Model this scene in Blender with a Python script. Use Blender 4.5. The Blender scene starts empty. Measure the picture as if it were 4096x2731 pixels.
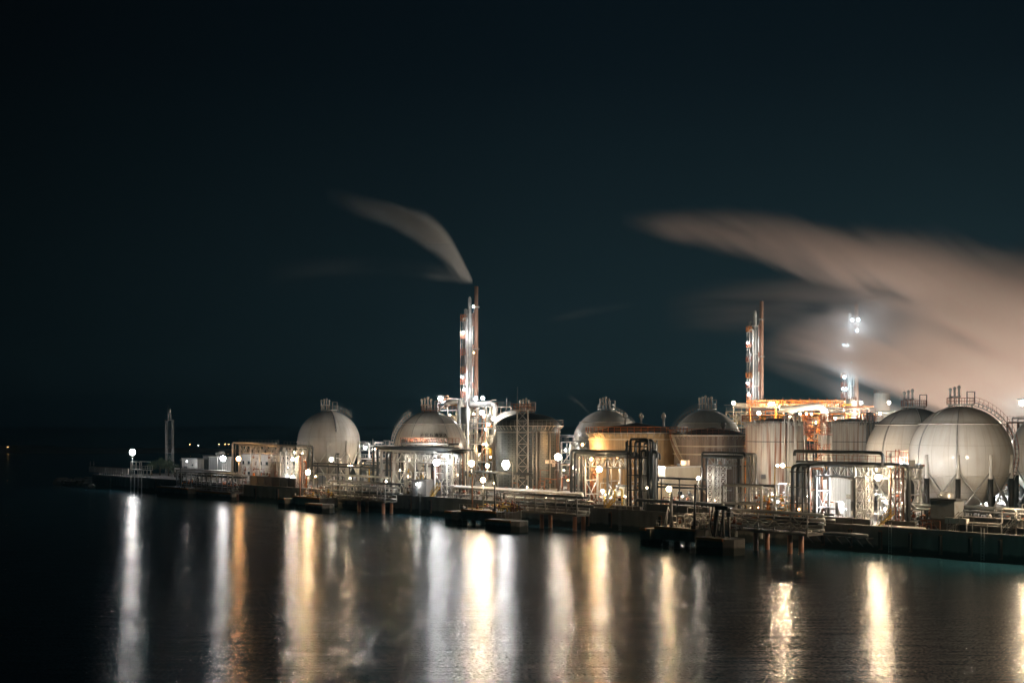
import bpy, math, random
from mathutils import Vector, Matrix
random.seed(7)
R = math.radians
S = bpy.context.scene
COL = S.collection

# ------------------------------------------------------------------ place
# The camera stands on a bridge 20.6 m above the harbour, looking along +Y.
# The quay runs along D (to the right and nearer), the plant lies inland along N.
F, HX, HY, CAMZ = 5689.0, 2048.0, 1690.0, 20.6
D = Vector((0.645, -0.764, 0)); N = Vector((0.764, 0.645, 0)); C0 = 189.4
GZ = 4.0                                   # level of the yard above the water

def depth(px, v):
    k = (px - HX) / F
    return (C0 + v) / (0.764 * k + 0.645)
def U(px, v):                              # metres along the quay
    y = depth(px, v); x = (px - HX) / F * y
    return D.x * x + D.y * y
def Zq(py, px, v):                         # height above the water
    return CAMZ - (py - HY) / F * depth(px, v)
def W(u, v, z=0.0):
    p = D * u + N * (C0 + v)
    return Vector((p.x, p.y, z))
def ident(x, y, z):
    return Vector((x, y, z))
def P(px, py, y):                          # point at a given distance
    return Vector(((px - HX) / F * y, y, CAMZ - (py - HY) / F * y))

# ------------------------------------------------------------------ mesh builder
class MB:
    def __init__(s, tr=W):
        s.v = []; s.f = []; s.sm = []; s.tr = tr
    def T(s, p):
        return s.tr(p[0], p[1], p[2])
    def add(s, vs, fs, sm):
        b = len(s.v); s.v += vs
        s.f += [tuple(i + b for i in f) for f in fs]; s.sm += [sm] * len(fs)
    def box(s, a, b):                      # corners in builder coordinates
        x0, x1 = sorted((a[0], b[0])); y0, y1 = sorted((a[1], b[1])); z0, z1 = sorted((a[2], b[2]))
        vs = [s.T(p) for p in ((x0,y0,z0),(x1,y0,z0),(x1,y1,z0),(x0,y1,z0),(x0,y0,z1),(x1,y0,z1),(x1,y1,z1),(x0,y1,z1))]
        s.add(vs, [(0,3,2,1),(4,5,6,7),(0,1,5,4),(1,2,6,5),(2,3,7,6),(3,0,4,7)], False); return s
    def cbox(s, c, e):
        return s.box([c[i]-e[i]/2 for i in range(3)], [c[i]+e[i]/2 for i in range(3)])
    def prism(s, poly, z0, z1):
        n = len(poly)
        vs = [s.T((p[0],p[1],z0)) for p in poly] + [s.T((p[0],p[1],z1)) for p in poly]
        s.add(vs, [tuple(range(n))[::-1], tuple(range(n, 2*n))] + [(i,(i+1)%n,n+(i+1)%n,n+i) for i in range(n)], False); return s
    def sweep(s, pts, rad, n=6, cap=True, sm=True):
        m = len(pts)
        if not hasattr(rad, '__len__'): rad = [rad]*m
        ref = None; vs = []
        for i in range(m):
            t = (pts[min(i+1,m-1)] - pts[max(i-1,0)])
            if t.length < 1e-9: t = Vector((0,0,1))
            t.normalize()
            if ref is None:
                ref = t.cross(Vector((0,0,1)))
                if ref.length < 1e-3: ref = t.cross(Vector((D.x,D.y,0)))
            ref = ref - t*ref.dot(t); ref.normalize(); q = t.cross(ref)
            for j in range(n):
                a = 2*math.pi*(j+.5)/n
                vs.append(pts[i] + (ref*math.cos(a) + q*math.sin(a))*rad[i])
        fs = [(i*n+j, i*n+(j+1)%n, (i+1)*n+(j+1)%n, (i+1)*n+j) for i in range(m-1) for j in range(n)]
        if cap: fs += [tuple(range(n))[::-1], tuple(range((m-1)*n, m*n))]
        s.add(vs, fs, sm); return s
    def tube(s, a, b, r, n=6, r2=None):
        return s.sweep([s.T(a), s.T(b)], [r, r if r2 is None else r2], n, True, n > 4)
    def bar(s, a, b, w):                   # square steel section
        return s.sweep([s.T(a), s.T(b)], w*0.707, 4, True, False)
    def path(s, pts, r, n=8, bend=None):
        w = [s.T(p) for p in pts]; bend = bend or r*2.6; out = [w[0]]
        for i in range(1, len(w)-1):
            a = w[i-1]-w[i]; b = w[i+1]-w[i]
            k = min(bend, a.length*.48, b.length*.48)
            p0 = w[i]+a.normalized()*k; p2 = w[i]+b.normalized()*k
            for j in range(5):
                t = j/4; out.append(p0*(1-t)**2 + w[i]*2*t*(1-t) + p2*t*t)
        out.append(w[-1]); return s.sweep(out, r, n)
    def lathe(s, c, prof, n=32, a0=0, a1=360, sm=True):   # profile of (radius, height); c in world
        full = abs(a1-a0) >= 360; m = n if full else n+1; vs = []
        for r, z in prof:
            for j in range(m):
                a = R(a0+(a1-a0)*j/n); vs.append(Vector((c[0]+r*math.cos(a), c[1]+r*math.sin(a), z)))
        fs = [(i*m+j, i*m+(j+1)%m, (i+1)*m+(j+1)%m, (i+1)*m+j) for i in range(len(prof)-1) for j in range(n)]
        s.add(vs, fs, sm); return s
    def rail(s, pts, h=1.1, sp=1.6, w=.05, mid=True):
        w3 = [Vector(p) for p in pts]
        for a, b in zip(w3, w3[1:]):
            L = (s.T(b)-s.T(a)).length; k = max(1, round(L/sp)); up = Vector((0,0,h))
            s.bar(a+up, b+up, w)
            if mid: s.bar(a+up*.5, b+up*.5, w*.8)
            for i in range(k+1):
                p = a.lerp(b, i/k); s.bar(p, p+up, w)
        return s
    def truss(s, a, b, h, seg, w=.12):     # flat vertical truss between a and b, height h upwards
        a = Vector(a); b = Vector(b); up = Vector((0,0,h))
        s.bar(a, b, w); s.bar(a+up, b+up, w)
        for i in range(seg+1):
            p = a.lerp(b, i/seg); s.bar(p, p+up, w*.7)
            if i < seg:
                q = a.lerp(b, (i+1)/seg)
                s.bar(p, q+up, w*.7) if i % 2 else s.bar(p+up, q, w*.7)
        return s
    def build(s, name, mat, parent=None):
        me = bpy.data.meshes.new(name)
        o0 = Vector((0,0,0)); p = parent
        while p is not None:
            if p.type == 'EMPTY': o0 = p.location.copy()
            p = p.parent
        root = None
        if parent is None:                 # a thing that is one mesh: origin at its base
            lo = min(v.z for v in s.v); n = len(s.v); root = Vector((sum(v.x for v in s.v)/n, sum(v.y for v in s.v)/n, lo)); o0 = root
        me.from_pydata([(v-o0)[:] for v in s.v], [], s.f)
        me.polygons.foreach_set('use_smooth', s.sm)
        me.materials.append(mat); me.update()
        o = bpy.data.objects.new(name, me); COL.objects.link(o)
        if parent is not None: o.parent = parent
        else: o.location = root
        return o

def tag(o, label, cat, group=None, kind=None):
    if label: o['label'] = label
    if cat: o['category'] = cat
    if group: o['group'] = group
    if kind: o['kind'] = kind
    return o
def thing(name, label, cat, loc, group=None):
    o = bpy.data.objects.new(name, None); o.empty_display_size = .5; COL.objects.link(o)
    o.location = loc; return tag(o, label, cat, group)
def dup(root, loc, label, group=None):
    r = root.copy(); COL.objects.link(r); r.location = loc; r['label'] = label
    if group: r['group'] = group
    for ch in list(root.children):
        c = ch.copy(); COL.objects.link(c); c.parent = r
        for g in ch.children:
            d = g.copy(); COL.objects.link(d); d.parent = c
    return r

# ------------------------------------------------------------------ materials
def nt(name):
    m = bpy.data.materials.new(name); m.use_nodes = True
    t = m.node_tree; return m, t, t.nodes, t.links, t.nodes['Principled BSDF']
def paint(name, col, rough=.5, metal=0, dirt=.25, dcol=None, scale=.6, stretch=(1,1,1), lo=.45, hi=.75, bump=0, fine=0):
    m, t, n, l, b = nt(name)
    tc = n.new('ShaderNodeTexCoord'); mp = n.new('ShaderNodeMapping'); mp.inputs['Scale'].default_value = stretch
    no = n.new('ShaderNodeTexNoise'); no.inputs['Scale'].default_value = scale; no.inputs['Detail'].default_value = 6
    l.new(tc.outputs['Object'], mp.inputs[0]); l.new(mp.outputs[0], no.inputs['Vector'])
    cr = n.new('ShaderNodeValToRGB'); cr.color_ramp.elements[0].position = lo; cr.color_ramp.elements[1].position = hi
    c2 = dcol or tuple(c*.5 for c in col)
    cr.color_ramp.elements[0].color = (*col, 1)
    cr.color_ramp.elements[1].color = (*[a*(1-dirt)+d*dirt for a, d in zip(col, c2)], 1)
    l.new(no.outputs['Fac'], cr.inputs[0]); l.new(cr.outputs[0], b.inputs['Base Color'])
    b.inputs['Roughness'].default_value = rough; b.inputs['Metallic'].default_value = metal
    if bump or fine:
        bp = n.new('ShaderNodeBump'); bp.inputs['Strength'].default_value = bump or fine; bp.inputs['Distance'].default_value = .1
        l.new(no.outputs['Fac'], bp.inputs['Height']); l.new(bp.outputs[0], b.inputs['Normal'])
    return m
def shell_mat(name, base, stain, amount=.6, rough=.45, ribs=0, panels=None, metal=0, hi=.64):
    """Cylinder shell: vertical run-off streaks in angle/height coordinates, optional ribs or cladding panels."""
    m, t, n, l, b = nt(name)
    tc = n.new('ShaderNodeTexCoord'); sx = n.new('ShaderNodeSeparateXYZ'); l.new(tc.outputs['Object'], sx.inputs[0])
    at = n.new('ShaderNodeMath'); at.operation = 'ARCTAN2'; l.new(sx.outputs[1], at.inputs[0]); l.new(sx.outputs[0], at.inputs[1])
    cx = n.new('ShaderNodeCombineXYZ'); l.new(at.outputs[0], cx.inputs[0]); l.new(sx.outputs[2], cx.inputs[1])
    def noise(sa, sz, sc, det=5):
        mp = n.new('ShaderNodeMapping'); mp.inputs['Scale'].default_value = (sa, sz, 1); l.new(cx.outputs[0], mp.inputs[0])
        no = n.new('ShaderNodeTexNoise'); no.inputs['Scale'].default_value = sc; no.inputs['Detail'].default_value = det
        l.new(mp.outputs[0], no.inputs['Vector']); return no.outputs['Fac']
    s1 = noise(9, .05, 1.0); s2 = noise(30, .12, 1.0, 3)
    r1 = n.new('ShaderNodeValToRGB'); r1.color_ramp.elements[0].position = .50; r1.color_ramp.elements[1].position = hi
    l.new(s1, r1.inputs[0])
    r2 = n.new('ShaderNodeValToRGB'); r2.color_ramp.elements[0].position = .35; r2.color_ramp.elements[1].position = .7
    r2.color_ramp.elements[0].color = (.62,.62,.62,1); l.new(s2, r2.inputs[0])
    mx = n.new('ShaderNodeMix'); mx.data_type = 'RGBA'; mx.inputs[6].default_value = (*base,1); mx.inputs[7].default_value = (*stain,1)
    mu = n.new('ShaderNodeMath'); mu.operation = 'MULTIPLY'; mu.inputs[1].default_value = amount
    l.new(r1.outputs[0], mu.inputs[0]); l.new(mu.outputs[0], mx.inputs[0])
    m2 = n.new('ShaderNodeMix'); m2.data_type = 'RGBA'; m2.blend_type = 'MULTIPLY'; m2.inputs[0].default_value = 1
    l.new(mx.outputs[2], m2.inputs[6]); l.new(r2.outputs[0], m2.inputs[7]); out = m2.outputs[2]
    if panels:
        mp = n.new('ShaderNodeMapping'); mp.inputs['Scale'].default_value = (panels[0], panels[1], 1); l.new(cx.outputs[0], mp.inputs[0])
        br = n.new('ShaderNodeTexBrick'); br.inputs['Scale'].default_value = 1; br.inputs['Mortar Size'].default_value = .025
        br.inputs['Color1'].default_value = (.8,.8,.8,1); br.inputs['Color2'].default_value = (1,1,1,1); br.inputs['Mortar'].default_value = (.3,.3,.3,1)
        l.new(mp.outputs[0], br.inputs['Vector'])
        m3 = n.new('ShaderNodeMix'); m3.data_type = 'RGBA'; m3.blend_type = 'MULTIPLY'; m3.inputs[0].default_value = 1
        l.new(out, m3.inputs[6]); l.new(br.outputs['Color'], m3.inputs[7]); out = m3.outputs[2]
    l.new(out, b.inputs['Base Color']); b.inputs['Roughness'].default_value = rough; b.inputs['Metallic'].default_value = metal
    if ribs:
        sn = n.new('ShaderNodeMath'); sn.operation = 'MULTIPLY'; sn.inputs[1].default_value = ribs; l.new(at.outputs[0], sn.inputs[0])
        si = n.new('ShaderNodeMath'); si.operation = 'SINE'; l.new(sn.outputs[0], si.inputs[0])
        bp = n.new('ShaderNodeBump'); bp.inputs['Strength'].default_value = .5; bp.inputs['Distance'].default_value = .06
        l.new(si.outputs[0], bp.inputs['Height']); l.new(bp.outputs[0], b.inputs['Normal'])
    return m
def corrugated(name, col, rough=.5, freq=9):
    m, t, n, l, b = nt(name)
    tc = n.new('ShaderNodeTexCoord'); mp = n.new('ShaderNodeMapping'); mp.inputs['Rotation'].default_value = (0,0,0)
    dp = n.new('ShaderNodeVectorMath'); dp.operation = 'DOT_PRODUCT'; dp.inputs[1].default_value = (1.409,-.119,0)
    l.new(tc.outputs['Object'], dp.inputs[0])
    mu = n.new('ShaderNodeMath'); mu.operation = 'MULTIPLY'; mu.inputs[1].default_value = freq; l.new(dp.outputs['Value'], mu.inputs[0])
    si = n.new('ShaderNodeMath'); si.operation = 'SINE'; l.new(mu.outputs[0], si.inputs[0])
    bp = n.new('ShaderNodeBump'); bp.inputs['Strength'].default_value = .6; bp.inputs['Distance'].default_value = .06
    l.new(si.outputs[0], bp.inputs['Height']); l.new(bp.outputs[0], b.inputs['Normal'])
    mp.inputs['Scale'].default_value = (2,2,.12); l.new(tc.outputs['Object'], mp.inputs[0])
    no = n.new('ShaderNodeTexNoise'); no.inputs['Scale'].default_value = 1; l.new(mp.outputs[0], no.inputs['Vector'])
    cr = n.new('ShaderNodeValToRGB'); cr.color_ramp.elements[0].position = .4; cr.color_ramp.elements[1].position = .75
    cr.color_ramp.elements[0].color = (*col,1); cr.color_ramp.elements[1].color = (*[c*.72 for c in col],1)
    l.new(no.outputs['Fac'], cr.inputs[0]); l.new(cr.outputs[0], b.inputs['Base Color']); b.inputs['Roughness'].default_value = rough
    return m
def glow(name, col, strength):
    m, t, n, l, b = nt(name)
    b.inputs['Base Color'].default_value = (.8,.8,.8,1)
    b.inputs['Emission Color'].default_value = (*col,1); b.inputs['Emission Strength'].default_value = strength
    m.cycles.emission_sampling = 'NONE'; return m

M = {}
M['white'] = paint('white_paint', (.74,.73,.70), .38, 0, .35, (.35,.30,.25), .5, (1,1,.25))
def sphere_mat(name, col, rough):
    m, t, n, l, b = nt(name)
    tc = n.new('ShaderNodeTexCoord'); sx = n.new('ShaderNodeSeparateXYZ'); l.new(tc.outputs['Object'], sx.inputs[0])
    def mth(op, a, c=None):
        q = n.new('ShaderNodeMath'); q.operation = op
        for i, v_ in enumerate((a, c)):
            if v_ is None: continue
            if isinstance(v_, (int, float)): q.inputs[i].default_value = v_
            else: l.new(v_, q.inputs[i])
        return q.outputs[0]
    ang = mth('ARCTAN2', sx.outputs[1], sx.outputs[0]); zc = mth('SUBTRACT', sx.outputs[2], 10.65)
    mer = mth('LESS_THAN', mth('ABSOLUTE', mth('SINE', mth('MULTIPLY', ang, 9))), .05)
    mer = mth('MULTIPLY', mer, mth('LESS_THAN', mth('ABSOLUTE', zc), 6.2))
    lat = mth('LESS_THAN', mth('ABSOLUTE', mth('SUBTRACT', mth('ABSOLUTE', zc), 6.2)), .07)
    eq = mth('LESS_THAN', mth('ABSOLUTE', mth('SUBTRACT', zc, 2.0)), .06)
    seam = mth('MINIMUM', mth('ADD', mth('ADD', mer, lat), eq), 1.0)
    cb = n.new('ShaderNodeCombineXYZ'); l.new(mth('MULTIPLY', ang, 12), cb.inputs[0]); l.new(mth('MULTIPLY', sx.outputs[2], .12), cb.inputs[1])
    no = n.new('ShaderNodeTexNoise'); no.inputs['Scale'].default_value = 1; no.inputs['Detail'].default_value = 5; l.new(cb.outputs[0], no.inputs['Vector'])
    n2 = n.new('ShaderNodeTexNoise'); n2.inputs['Scale'].default_value = .28; n2.inputs['Detail'].default_value = 4; l.new(tc.outputs['Object'], n2.inputs['Vector'])
    def ramp(src, a, c, ca, cb_):
        r = n.new('ShaderNodeValToRGB'); r.color_ramp.elements[0].position = a; r.color_ramp.elements[1].position = c; r.color_ramp.elements[0].color = (*ca,1); r.color_ramp.elements[1].color = (*cb_,1); l.new(src, r.inputs[0]); return r.outputs[0]
    def mul(a, c):
        q = n.new('ShaderNodeMix'); q.data_type = 'RGBA'; q.blend_type = 'MULTIPLY'; q.inputs[0].default_value = 1; l.new(a, q.inputs[6]); l.new(c, q.inputs[7]); return q.outputs[2]
    out = mul(ramp(no.outputs['Fac'], .5, .68, col, (col[0]*.91, col[1]*.88, col[2]*.85)), ramp(n2.outputs['Fac'], .4, .7, (1,1,1), (.92,.91,.9)))
    out = mul(out, ramp(seam, 0, 1, (1,1,1), (.84,.83,.82)))
    l.new(out, b.inputs['Base Color']); l.new(mth('MULTIPLY_ADD' if False else 'ADD', mth('MULTIPLY', n2.outputs['Fac'], .14), rough-.07), b.inputs['Roughness']); return m
M['glossy'] = sphere_mat('glossy_sphere_paint', (.72,.71,.68), .13)
M['sphere'] = sphere_mat('sphere_paint', (.73,.71,.67), .25)
M['cream'] = paint('cream_paint', (.66,.60,.48), .55, 0, .4, (.35,.26,.18), .7, (1,1,.2))
M['steel'] = paint('galvanised_steel', (.42,.43,.43), .42, .35, .5, (.2,.15,.12), 1.5)
M['frame'] = paint('grey_steel_paint', (.22,.24,.25), .5, 0, .5, (.14,.08,.05), 1.2)
M['dark'] = paint('dark_steel_paint', (.055,.062,.068), .38, 0, .5, (.09,.05,.03), 1.2)
M['pipe'] = paint('aluminium_lagging', (.56,.57,.57), .36, .35, .35, (.3,.27,.24), 1.0)
M['pipe2'] = paint('dark_pipe_paint', (.10,.115,.125), .32, .2, .4, (.12,.07,.05), .8)
M['pipe3'] = paint('white_pipe_paint', (.66,.65,.62), .35, 0, .4, (.4,.25,.15), .8)
M['rust'] = paint('rust_paint', (.30,.13,.07), .6, 0, .7, (.12,.05,.03), .9, (1,1,.3))
M['rustpipe'] = paint('brown_chimney_paint', (.42,.25,.18), .6, 0, .6, (.25,.13,.09), .5, (1,1,.08))
M['red'] = paint('red_oxide_rail', (.34,.10,.05), .55, 0, .4)
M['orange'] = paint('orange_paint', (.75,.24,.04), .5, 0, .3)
M['yellow'] = paint('yellow_paint', (.72,.45,.06), .5, 0, .3)
M['concrete'] = paint('concrete', (.22,.21,.20), .85, 0, .6, (.09,.09,.085), .35, (1,1,.5), bump=.3)
M['wetconcrete'] = paint('stained_concrete', (.10,.10,.098), .7, 0, .7, (.035,.04,.04), .4, (1,1,.3), bump=.4)
M['quay'] = None
def tide_wall(name, dry, wet, level):
    m, t, n, l, b = nt(name); g = n.new('ShaderNodeNewGeometry'); sp = n.new('ShaderNodeSeparateXYZ'); l.new(g.outputs['Position'], sp.inputs[0])
    mp = n.new('ShaderNodeMapping'); mp.inputs['Scale'].default_value = (.5,.5,.12); l.new(g.outputs['Position'], mp.inputs[0])
    no = n.new('ShaderNodeTexNoise'); no.inputs['Scale'].default_value = 1; no.inputs['Detail'].default_value = 6; l.new(mp.outputs[0], no.inputs['Vector'])
    ad = n.new('ShaderNodeMath'); ad.operation = 'MULTIPLY_ADD'; ad.inputs[1].default_value = 1.1; l.new(no.outputs['Fac'], ad.inputs[0]); l.new(sp.outputs[2], ad.inputs[2])
    mr = n.new('ShaderNodeMapRange'); mr.inputs[1].default_value = level+.4; mr.inputs[2].default_value = level+.75; l.new(ad.outputs[0], mr.inputs[0])
    cr = n.new('ShaderNodeValToRGB'); cr.color_ramp.elements[0].position = .35; cr.color_ramp.elements[1].position = .7; cr.color_ramp.elements[0].color = (*[c*.55 for c in dry],1); cr.color_ramp.elements[1].color = (*dry,1); l.new(no.outputs['Fac'], cr.inputs[0])
    mx = n.new('ShaderNodeMix'); mx.data_type = 'RGBA'; mx.inputs[6].default_value = (*wet,1); l.new(mr.outputs[0], mx.inputs[0]); l.new(cr.outputs[0], mx.inputs[7]); l.new(mx.outputs[2], b.inputs['Base Color'])
    b.inputs['Roughness'].default_value = .75; return m
M['quay'] = tide_wall('quay_concrete', (.26,.25,.235), (.035,.04,.036), 1.2)
M['yard'] = paint('yard_paving', (.16,.155,.15), .8, 0, .6, (.08,.08,.08), .15, bump=.1)
M['rock'] = paint('breakwater_rock', (.16,.15,.14), .9, 0, .6, (.06,.06,.06), .5, bump=.6)
M['black'] = paint('black_rubber', (.018,.018,.018), .6, 0, .3)
M['bark'] = paint('bark', (.09,.07,.05), .9)
M['leaf'] = paint('leaves', (.045,.07,.04), .6, 0, .5, (.09,.10,.05), .4)
M['glass'] = paint('window_glass', (.04,.05,.055), .1, 0, .2)
M['bright'] = shell_mat('rust_streaked_silver_shell', (.60,.60,.58), (.30,.09,.03), 1.0, .42, ribs=150, metal=.25)
M['bright2'] = shell_mat('streaked_silver_shell', (.55,.54,.52), (.26,.14,.07), .75, .42, ribs=150, metal=.25)
M['clad'] = shell_mat('panel_cladding_shell', (.12,.15,.17), (.07,.075,.08), .5, .42, panels=(1.8,.62), metal=.3)
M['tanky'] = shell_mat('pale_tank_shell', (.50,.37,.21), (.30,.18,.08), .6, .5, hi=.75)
M['tankb'] = shell_mat('weathered_brown_tank_shell', (.33,.26,.22), (.16,.08,.05), .7, .45)
M['concretecyl'] = shell_mat('pale_concrete_silo', (.55,.50,.44), (.3,.24,.2), .5, .7)
M['roofdark'] = paint('dark_tank_roof', (.05,.055,.06), .5, 0, .4)
M['sheet'] = corrugated('white_corrugated_sheet', (.74,.76,.77))
M['sheet2'] = corrugated('grey_corrugated_sheet', (.50,.49,.47), .55, 6)
M['beige'] = corrugated('beige_corrugated_sheet', (.52,.47,.40), .55, 5)
M['ink'] = paint('dark_lettering', (.05,.03,.035), .5)
M['sign'] = paint('white_sign_board', (.80,.80,.78), .4, 0, .1)
COOL, WHITE, WARM, SOD, GOLD = (.97,.97,.96), (1.0,.88,.72), (1.0,.74,.47), (1.0,.52,.20), (1.0,.71,.40)
ICE = (.60,.86,1.0)
M['bulb'] = {c: glow('lit_lamp_glass', c, 40) for c in (COOL, WHITE, WARM, SOD, GOLD, ICE)}

# ------------------------------------------------------------------ lamps
POW = 3.6
def light(parent, pos, col, power, r):
    ld = bpy.data.lights.new('lamp_light', 'POINT'); ld.energy = power*POW; ld.color = col; ld.shadow_soft_size = r
    lo = bpy.data.objects.new('lamp_light', ld); COL.objects.link(lo); lo.location = pos - parent.location; lo.parent = parent
def ico(mb, c, r, sz=1.0):
    mb.lathe(c, [(.001, c.z-r*sz), (r*.7, c.z-r*.7*sz), (r, c.z), (r*.7, c.z+r*.7*sz), (.001, c.z+r*sz)], 10)
def lamp(label, px, py, v, col, power, r=.35, kind='goose', side=1, base=GZ, group='street lamps along the quay', arm=1.6, matp='steel', shade=False, aim='down'):
    """kinds: goose (post with a swan-neck arm), post (lamp on top of a straight post), flood (bracket lamp on steelwork)."""
    y = depth(px, v); c = P(px, py, y)
    if kind != 'flood': r *= 1.35
    if kind == 'flood':
        t = thing('floodlight', label, 'floodlight', (c.x, c.y, c.z - r*1.6), group)
        MB(ident).tube(c+Vector((0,.35,-1.5*r)), c+Vector((0,.35,r)), .06).bar(c+Vector((-r,.35,r*.6)), c+Vector((r,.35,r*.6)), .08).build('bracket', M['steel'], t)
        hp, hs = {'down': ((0,.1,r*1.25), (r*2.4, r*2.2, r*.3)), 'out': ((0,r*1.3,0), (r*2.4, r*.3, r*2.4)), 'in': ((0,-r*1.5,0), (r*3.4, r*.3, r*3.4))}[aim]  # inland aim: housing on the camera side hides the added bulbs
        MB(ident).cbox(c+Vector(hp), hs).build('housing', M['frame'], t)
    else:
        off = arm*side if kind == 'goose' else 0
        t = thing('street_lamp', label, 'street lamp', (c.x+off, c.y, base), group)
        mb = MB(ident); top = c.z + (.5 if kind == 'goose' else -r)
        if kind == 'goose':
            mb.path([(c.x+off, c.y, base), (c.x+off, c.y, top), (c.x+r*.3*side, c.y, top)], .11, 8, 1.0)
        else:
            mb.tube((c.x, c.y, base), (c.x, c.y, top), .12, 8, .09)
        mb.build('pole', M[matp], t)
        MB(ident).cbox((c.x+off, c.y, base+.15), (.5,.5,.3)).build('base_plate', M['concrete'], t)
        hb = MB(ident)
        hb.lathe((c.x, c.y), [(.02, c.z+r*1.55), (r*.8, c.z+r*1.4), (r*.95, c.z+r*1.12)] if kind == 'goose' else [(r*.45, c.z-r*1.6), (r*.6, c.z-r*1.1)], 10)
        hb.build('lamp_head', M['frame'], t)
        if shade:                          # unseen bowl added behind the bulb to keep its light off the tank
            rf = MB(ident); pts = []
            for la in range(-80, 81, 20):
                for az in range(-80, 81, 20):
                    q = N*math.cos(R(la))*math.cos(R(az)) + D*math.cos(R(la))*math.sin(R(az)) + Vector((0,0,math.sin(R(la)))); pts.append(c+q*r*1.35)
            rf.add(pts, [(i*9+j, i*9+j+1, i*9+10+j, i*9+9+j) for i in range(8) for j in range(8)], True); rf.build('light_shield', M['white'], t)
    mb = MB(ident); ico(mb, c, r*.93); mb.build('bulb', M['bulb'][col], t)
    light(t, c, col, power*(.36 if kind != 'flood' else .75 if aim == 'down' else 1), r)
    return t

# ------------------------------------------------------------------ LPG spheres
def sphere_tank(label, px, topy, y, rad, style, matl='sphere', legs=10, az0=-2.6, dark_legs=False, stair=None, ring=True, deck='steel', valves=3, group='spherical gas tanks'):
    x = (px-HX)/F*y; ztop = CAMZ-(topy-HY)/F*y; c = Vector((x, y, ztop-rad)); zc = c.z
    tw = Vector((-x, -y, 0)).normalized(); rt = Vector((-tw.y, tw.x, 0))
    def at(lam, az, k=1.0):                # latitude, azimuth from the camera side (right positive)
        a, b = R(lam), R(az)
        return c + (rt*(math.sin(b)*math.cos(a)) + tw*(math.cos(b)*math.cos(a)) + Vector((0,0,math.sin(a))))*rad*k
    t = thing('spherical_gas_tank', label, 'gas tank', (x, y, GZ), group)
    sh = MB(ident); sh.lathe(c, [(rad*math.cos(R(a)), zc+rad*math.sin(R(a))) for a in [-89.9]+list(range(-85, 90, 5))+[89.9]], 64)
    shell = sh.build('shell', M[matl], t)
    # legs with sleeves, cross bracing
    for i in range(legs):
        az = az0 + i*360/legs; p = at(0, az, 1.0); f = Vector((p.x, p.y, GZ)); zs = zc-3.6
        lg = MB(ident).tube(f, Vector((p.x,p.y,zs)), .46 if dark_legs else .40, 12).build('leg', M['black' if dark_legs else matl], t)
        MB(ident).tube(Vector((p.x,p.y,zs)), Vector((p.x,p.y,zc+.5)), .36, 12, .30).build('leg_sleeve', M[matl], lg)
        q = at(0, az+360/legs, 1.0)
        MB(ident).tube(Vector((p.x,p.y,zs+1.2)), Vector((q.x,q.y,GZ+.8)), .15, 6).tube(Vector((q.x,q.y,zs+1.2)), Vector((p.x,p.y,GZ+.8)), .15, 6).build('brace', M['white' if not dark_legs else 'steel'], t)
    # water spray rings and meridian pipes
    if ring:
        for lam in ((39, -20) if style != 'thin' else (0,)):
            mb = MB(ident); pts = [at(lam, a, 1.03) for a in range(0, 361, 10)]; mb.sweep(pts, .11 if style != 'thin' else .06, 6, False); mb.build('spray_ring', M['pipe3'], t)
    for az in {'thin': (), 'lpg': (-62,-32,28,58), 'right': (-50,-4), 'right2': (-38,12), 'plain': ()}[style]:
        pts = [at(l, az, 1.025) for l in range(80, -25, -5)]
        MB(ident).sweep(pts, .10 if style.startswith('right') else .055, 6).build('meridian_pipe', M['steel' if style != 'lpg' else 'frame'], t)
    if style == 'thin':                    # dark service duct that runs over the front and then drops straight down
        k = MB(ident); pts = [at(l, 14, 1.03) for l in range(82, 24, -4)]; e = pts[-1]
        k.sweep(pts, .22, 6); k.tube(e, Vector((e.x, e.y, GZ)), .2, 6); k.build('service_duct', M['frame'], t)
        k = MB(ident); k.sweep([p+rt*.4 for p in pts], .1, 6); k.tube(e+rt*.4, Vector((e.x,e.y,GZ))+rt*.4, .1, 6); k.build('service_pipe', M['pipe3'], t)
    # top deck
    dr = rad*.26; dz = ztop+.35
    dk = MB(ident).lathe((x,y), [(.01,dz),(dr,dz),(dr,dz-.18),(.01,dz-.18)], 20, sm=False)
    for i in range(8):
        a = i*math.pi/4; q = Vector((x+math.cos(a)*dr*.9, y+math.sin(a)*dr*.9, 0)); dk.bar((q.x,q.y,zc+math.sqrt(rad**2-(dr*.9)**2)), (q.x,q.y,dz-.1), .12)
    dk.build('top_deck', M[deck], t)
    rl = MB(ident); ring_pts = [Vector((x+math.cos(a*math.pi/8)*dr, y+math.sin(a*math.pi/8)*dr, dz)) for a in range(17)]
    rl.rail(ring_pts, 1.1, 1.2, .055); rl.build('deck_railing', M['red' if style.startswith('right') else deck], t)
    for i in range(valves):
        b = c + rt*((i-(valves-1)/2)*.75 - (1.0 if style != 'plain' else .4)); h = 2.9 + .5*((i*7) % 3)/2
        MB(ident).lathe((b.x,b.y), [(.16,dz),(.16,dz+h*.35),(.34,dz+h*.37),(.34,dz+h*.42),(.2,dz+h*.45),(.2,dz+h*.8),(.3,dz+h*.82),(.3,dz+h*.93),(.05,dz+h)], 10).build('relief_valve', M['white' if not style.startswith('right') else 'steel'], t)
    fr = MB(ident); b = c + rt*1.1
    for sx in (0, 1.3):
        fr.bar((b.x+rt.x*sx, b.y+rt.y*sx, dz), (b.x+rt.x*sx, b.y+rt.y*sx, dz+2.2), .13)
    fr.bar((b.x,b.y,dz+2.2), (b.x+rt.x*1.3, b.y+rt.y*1.3, dz+2.2), .13); fr.bar((b.x,b.y,dz+1.1), (b.x+rt.x*1.3, b.y+rt.y*1.3, dz+1.1), .1)
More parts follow.
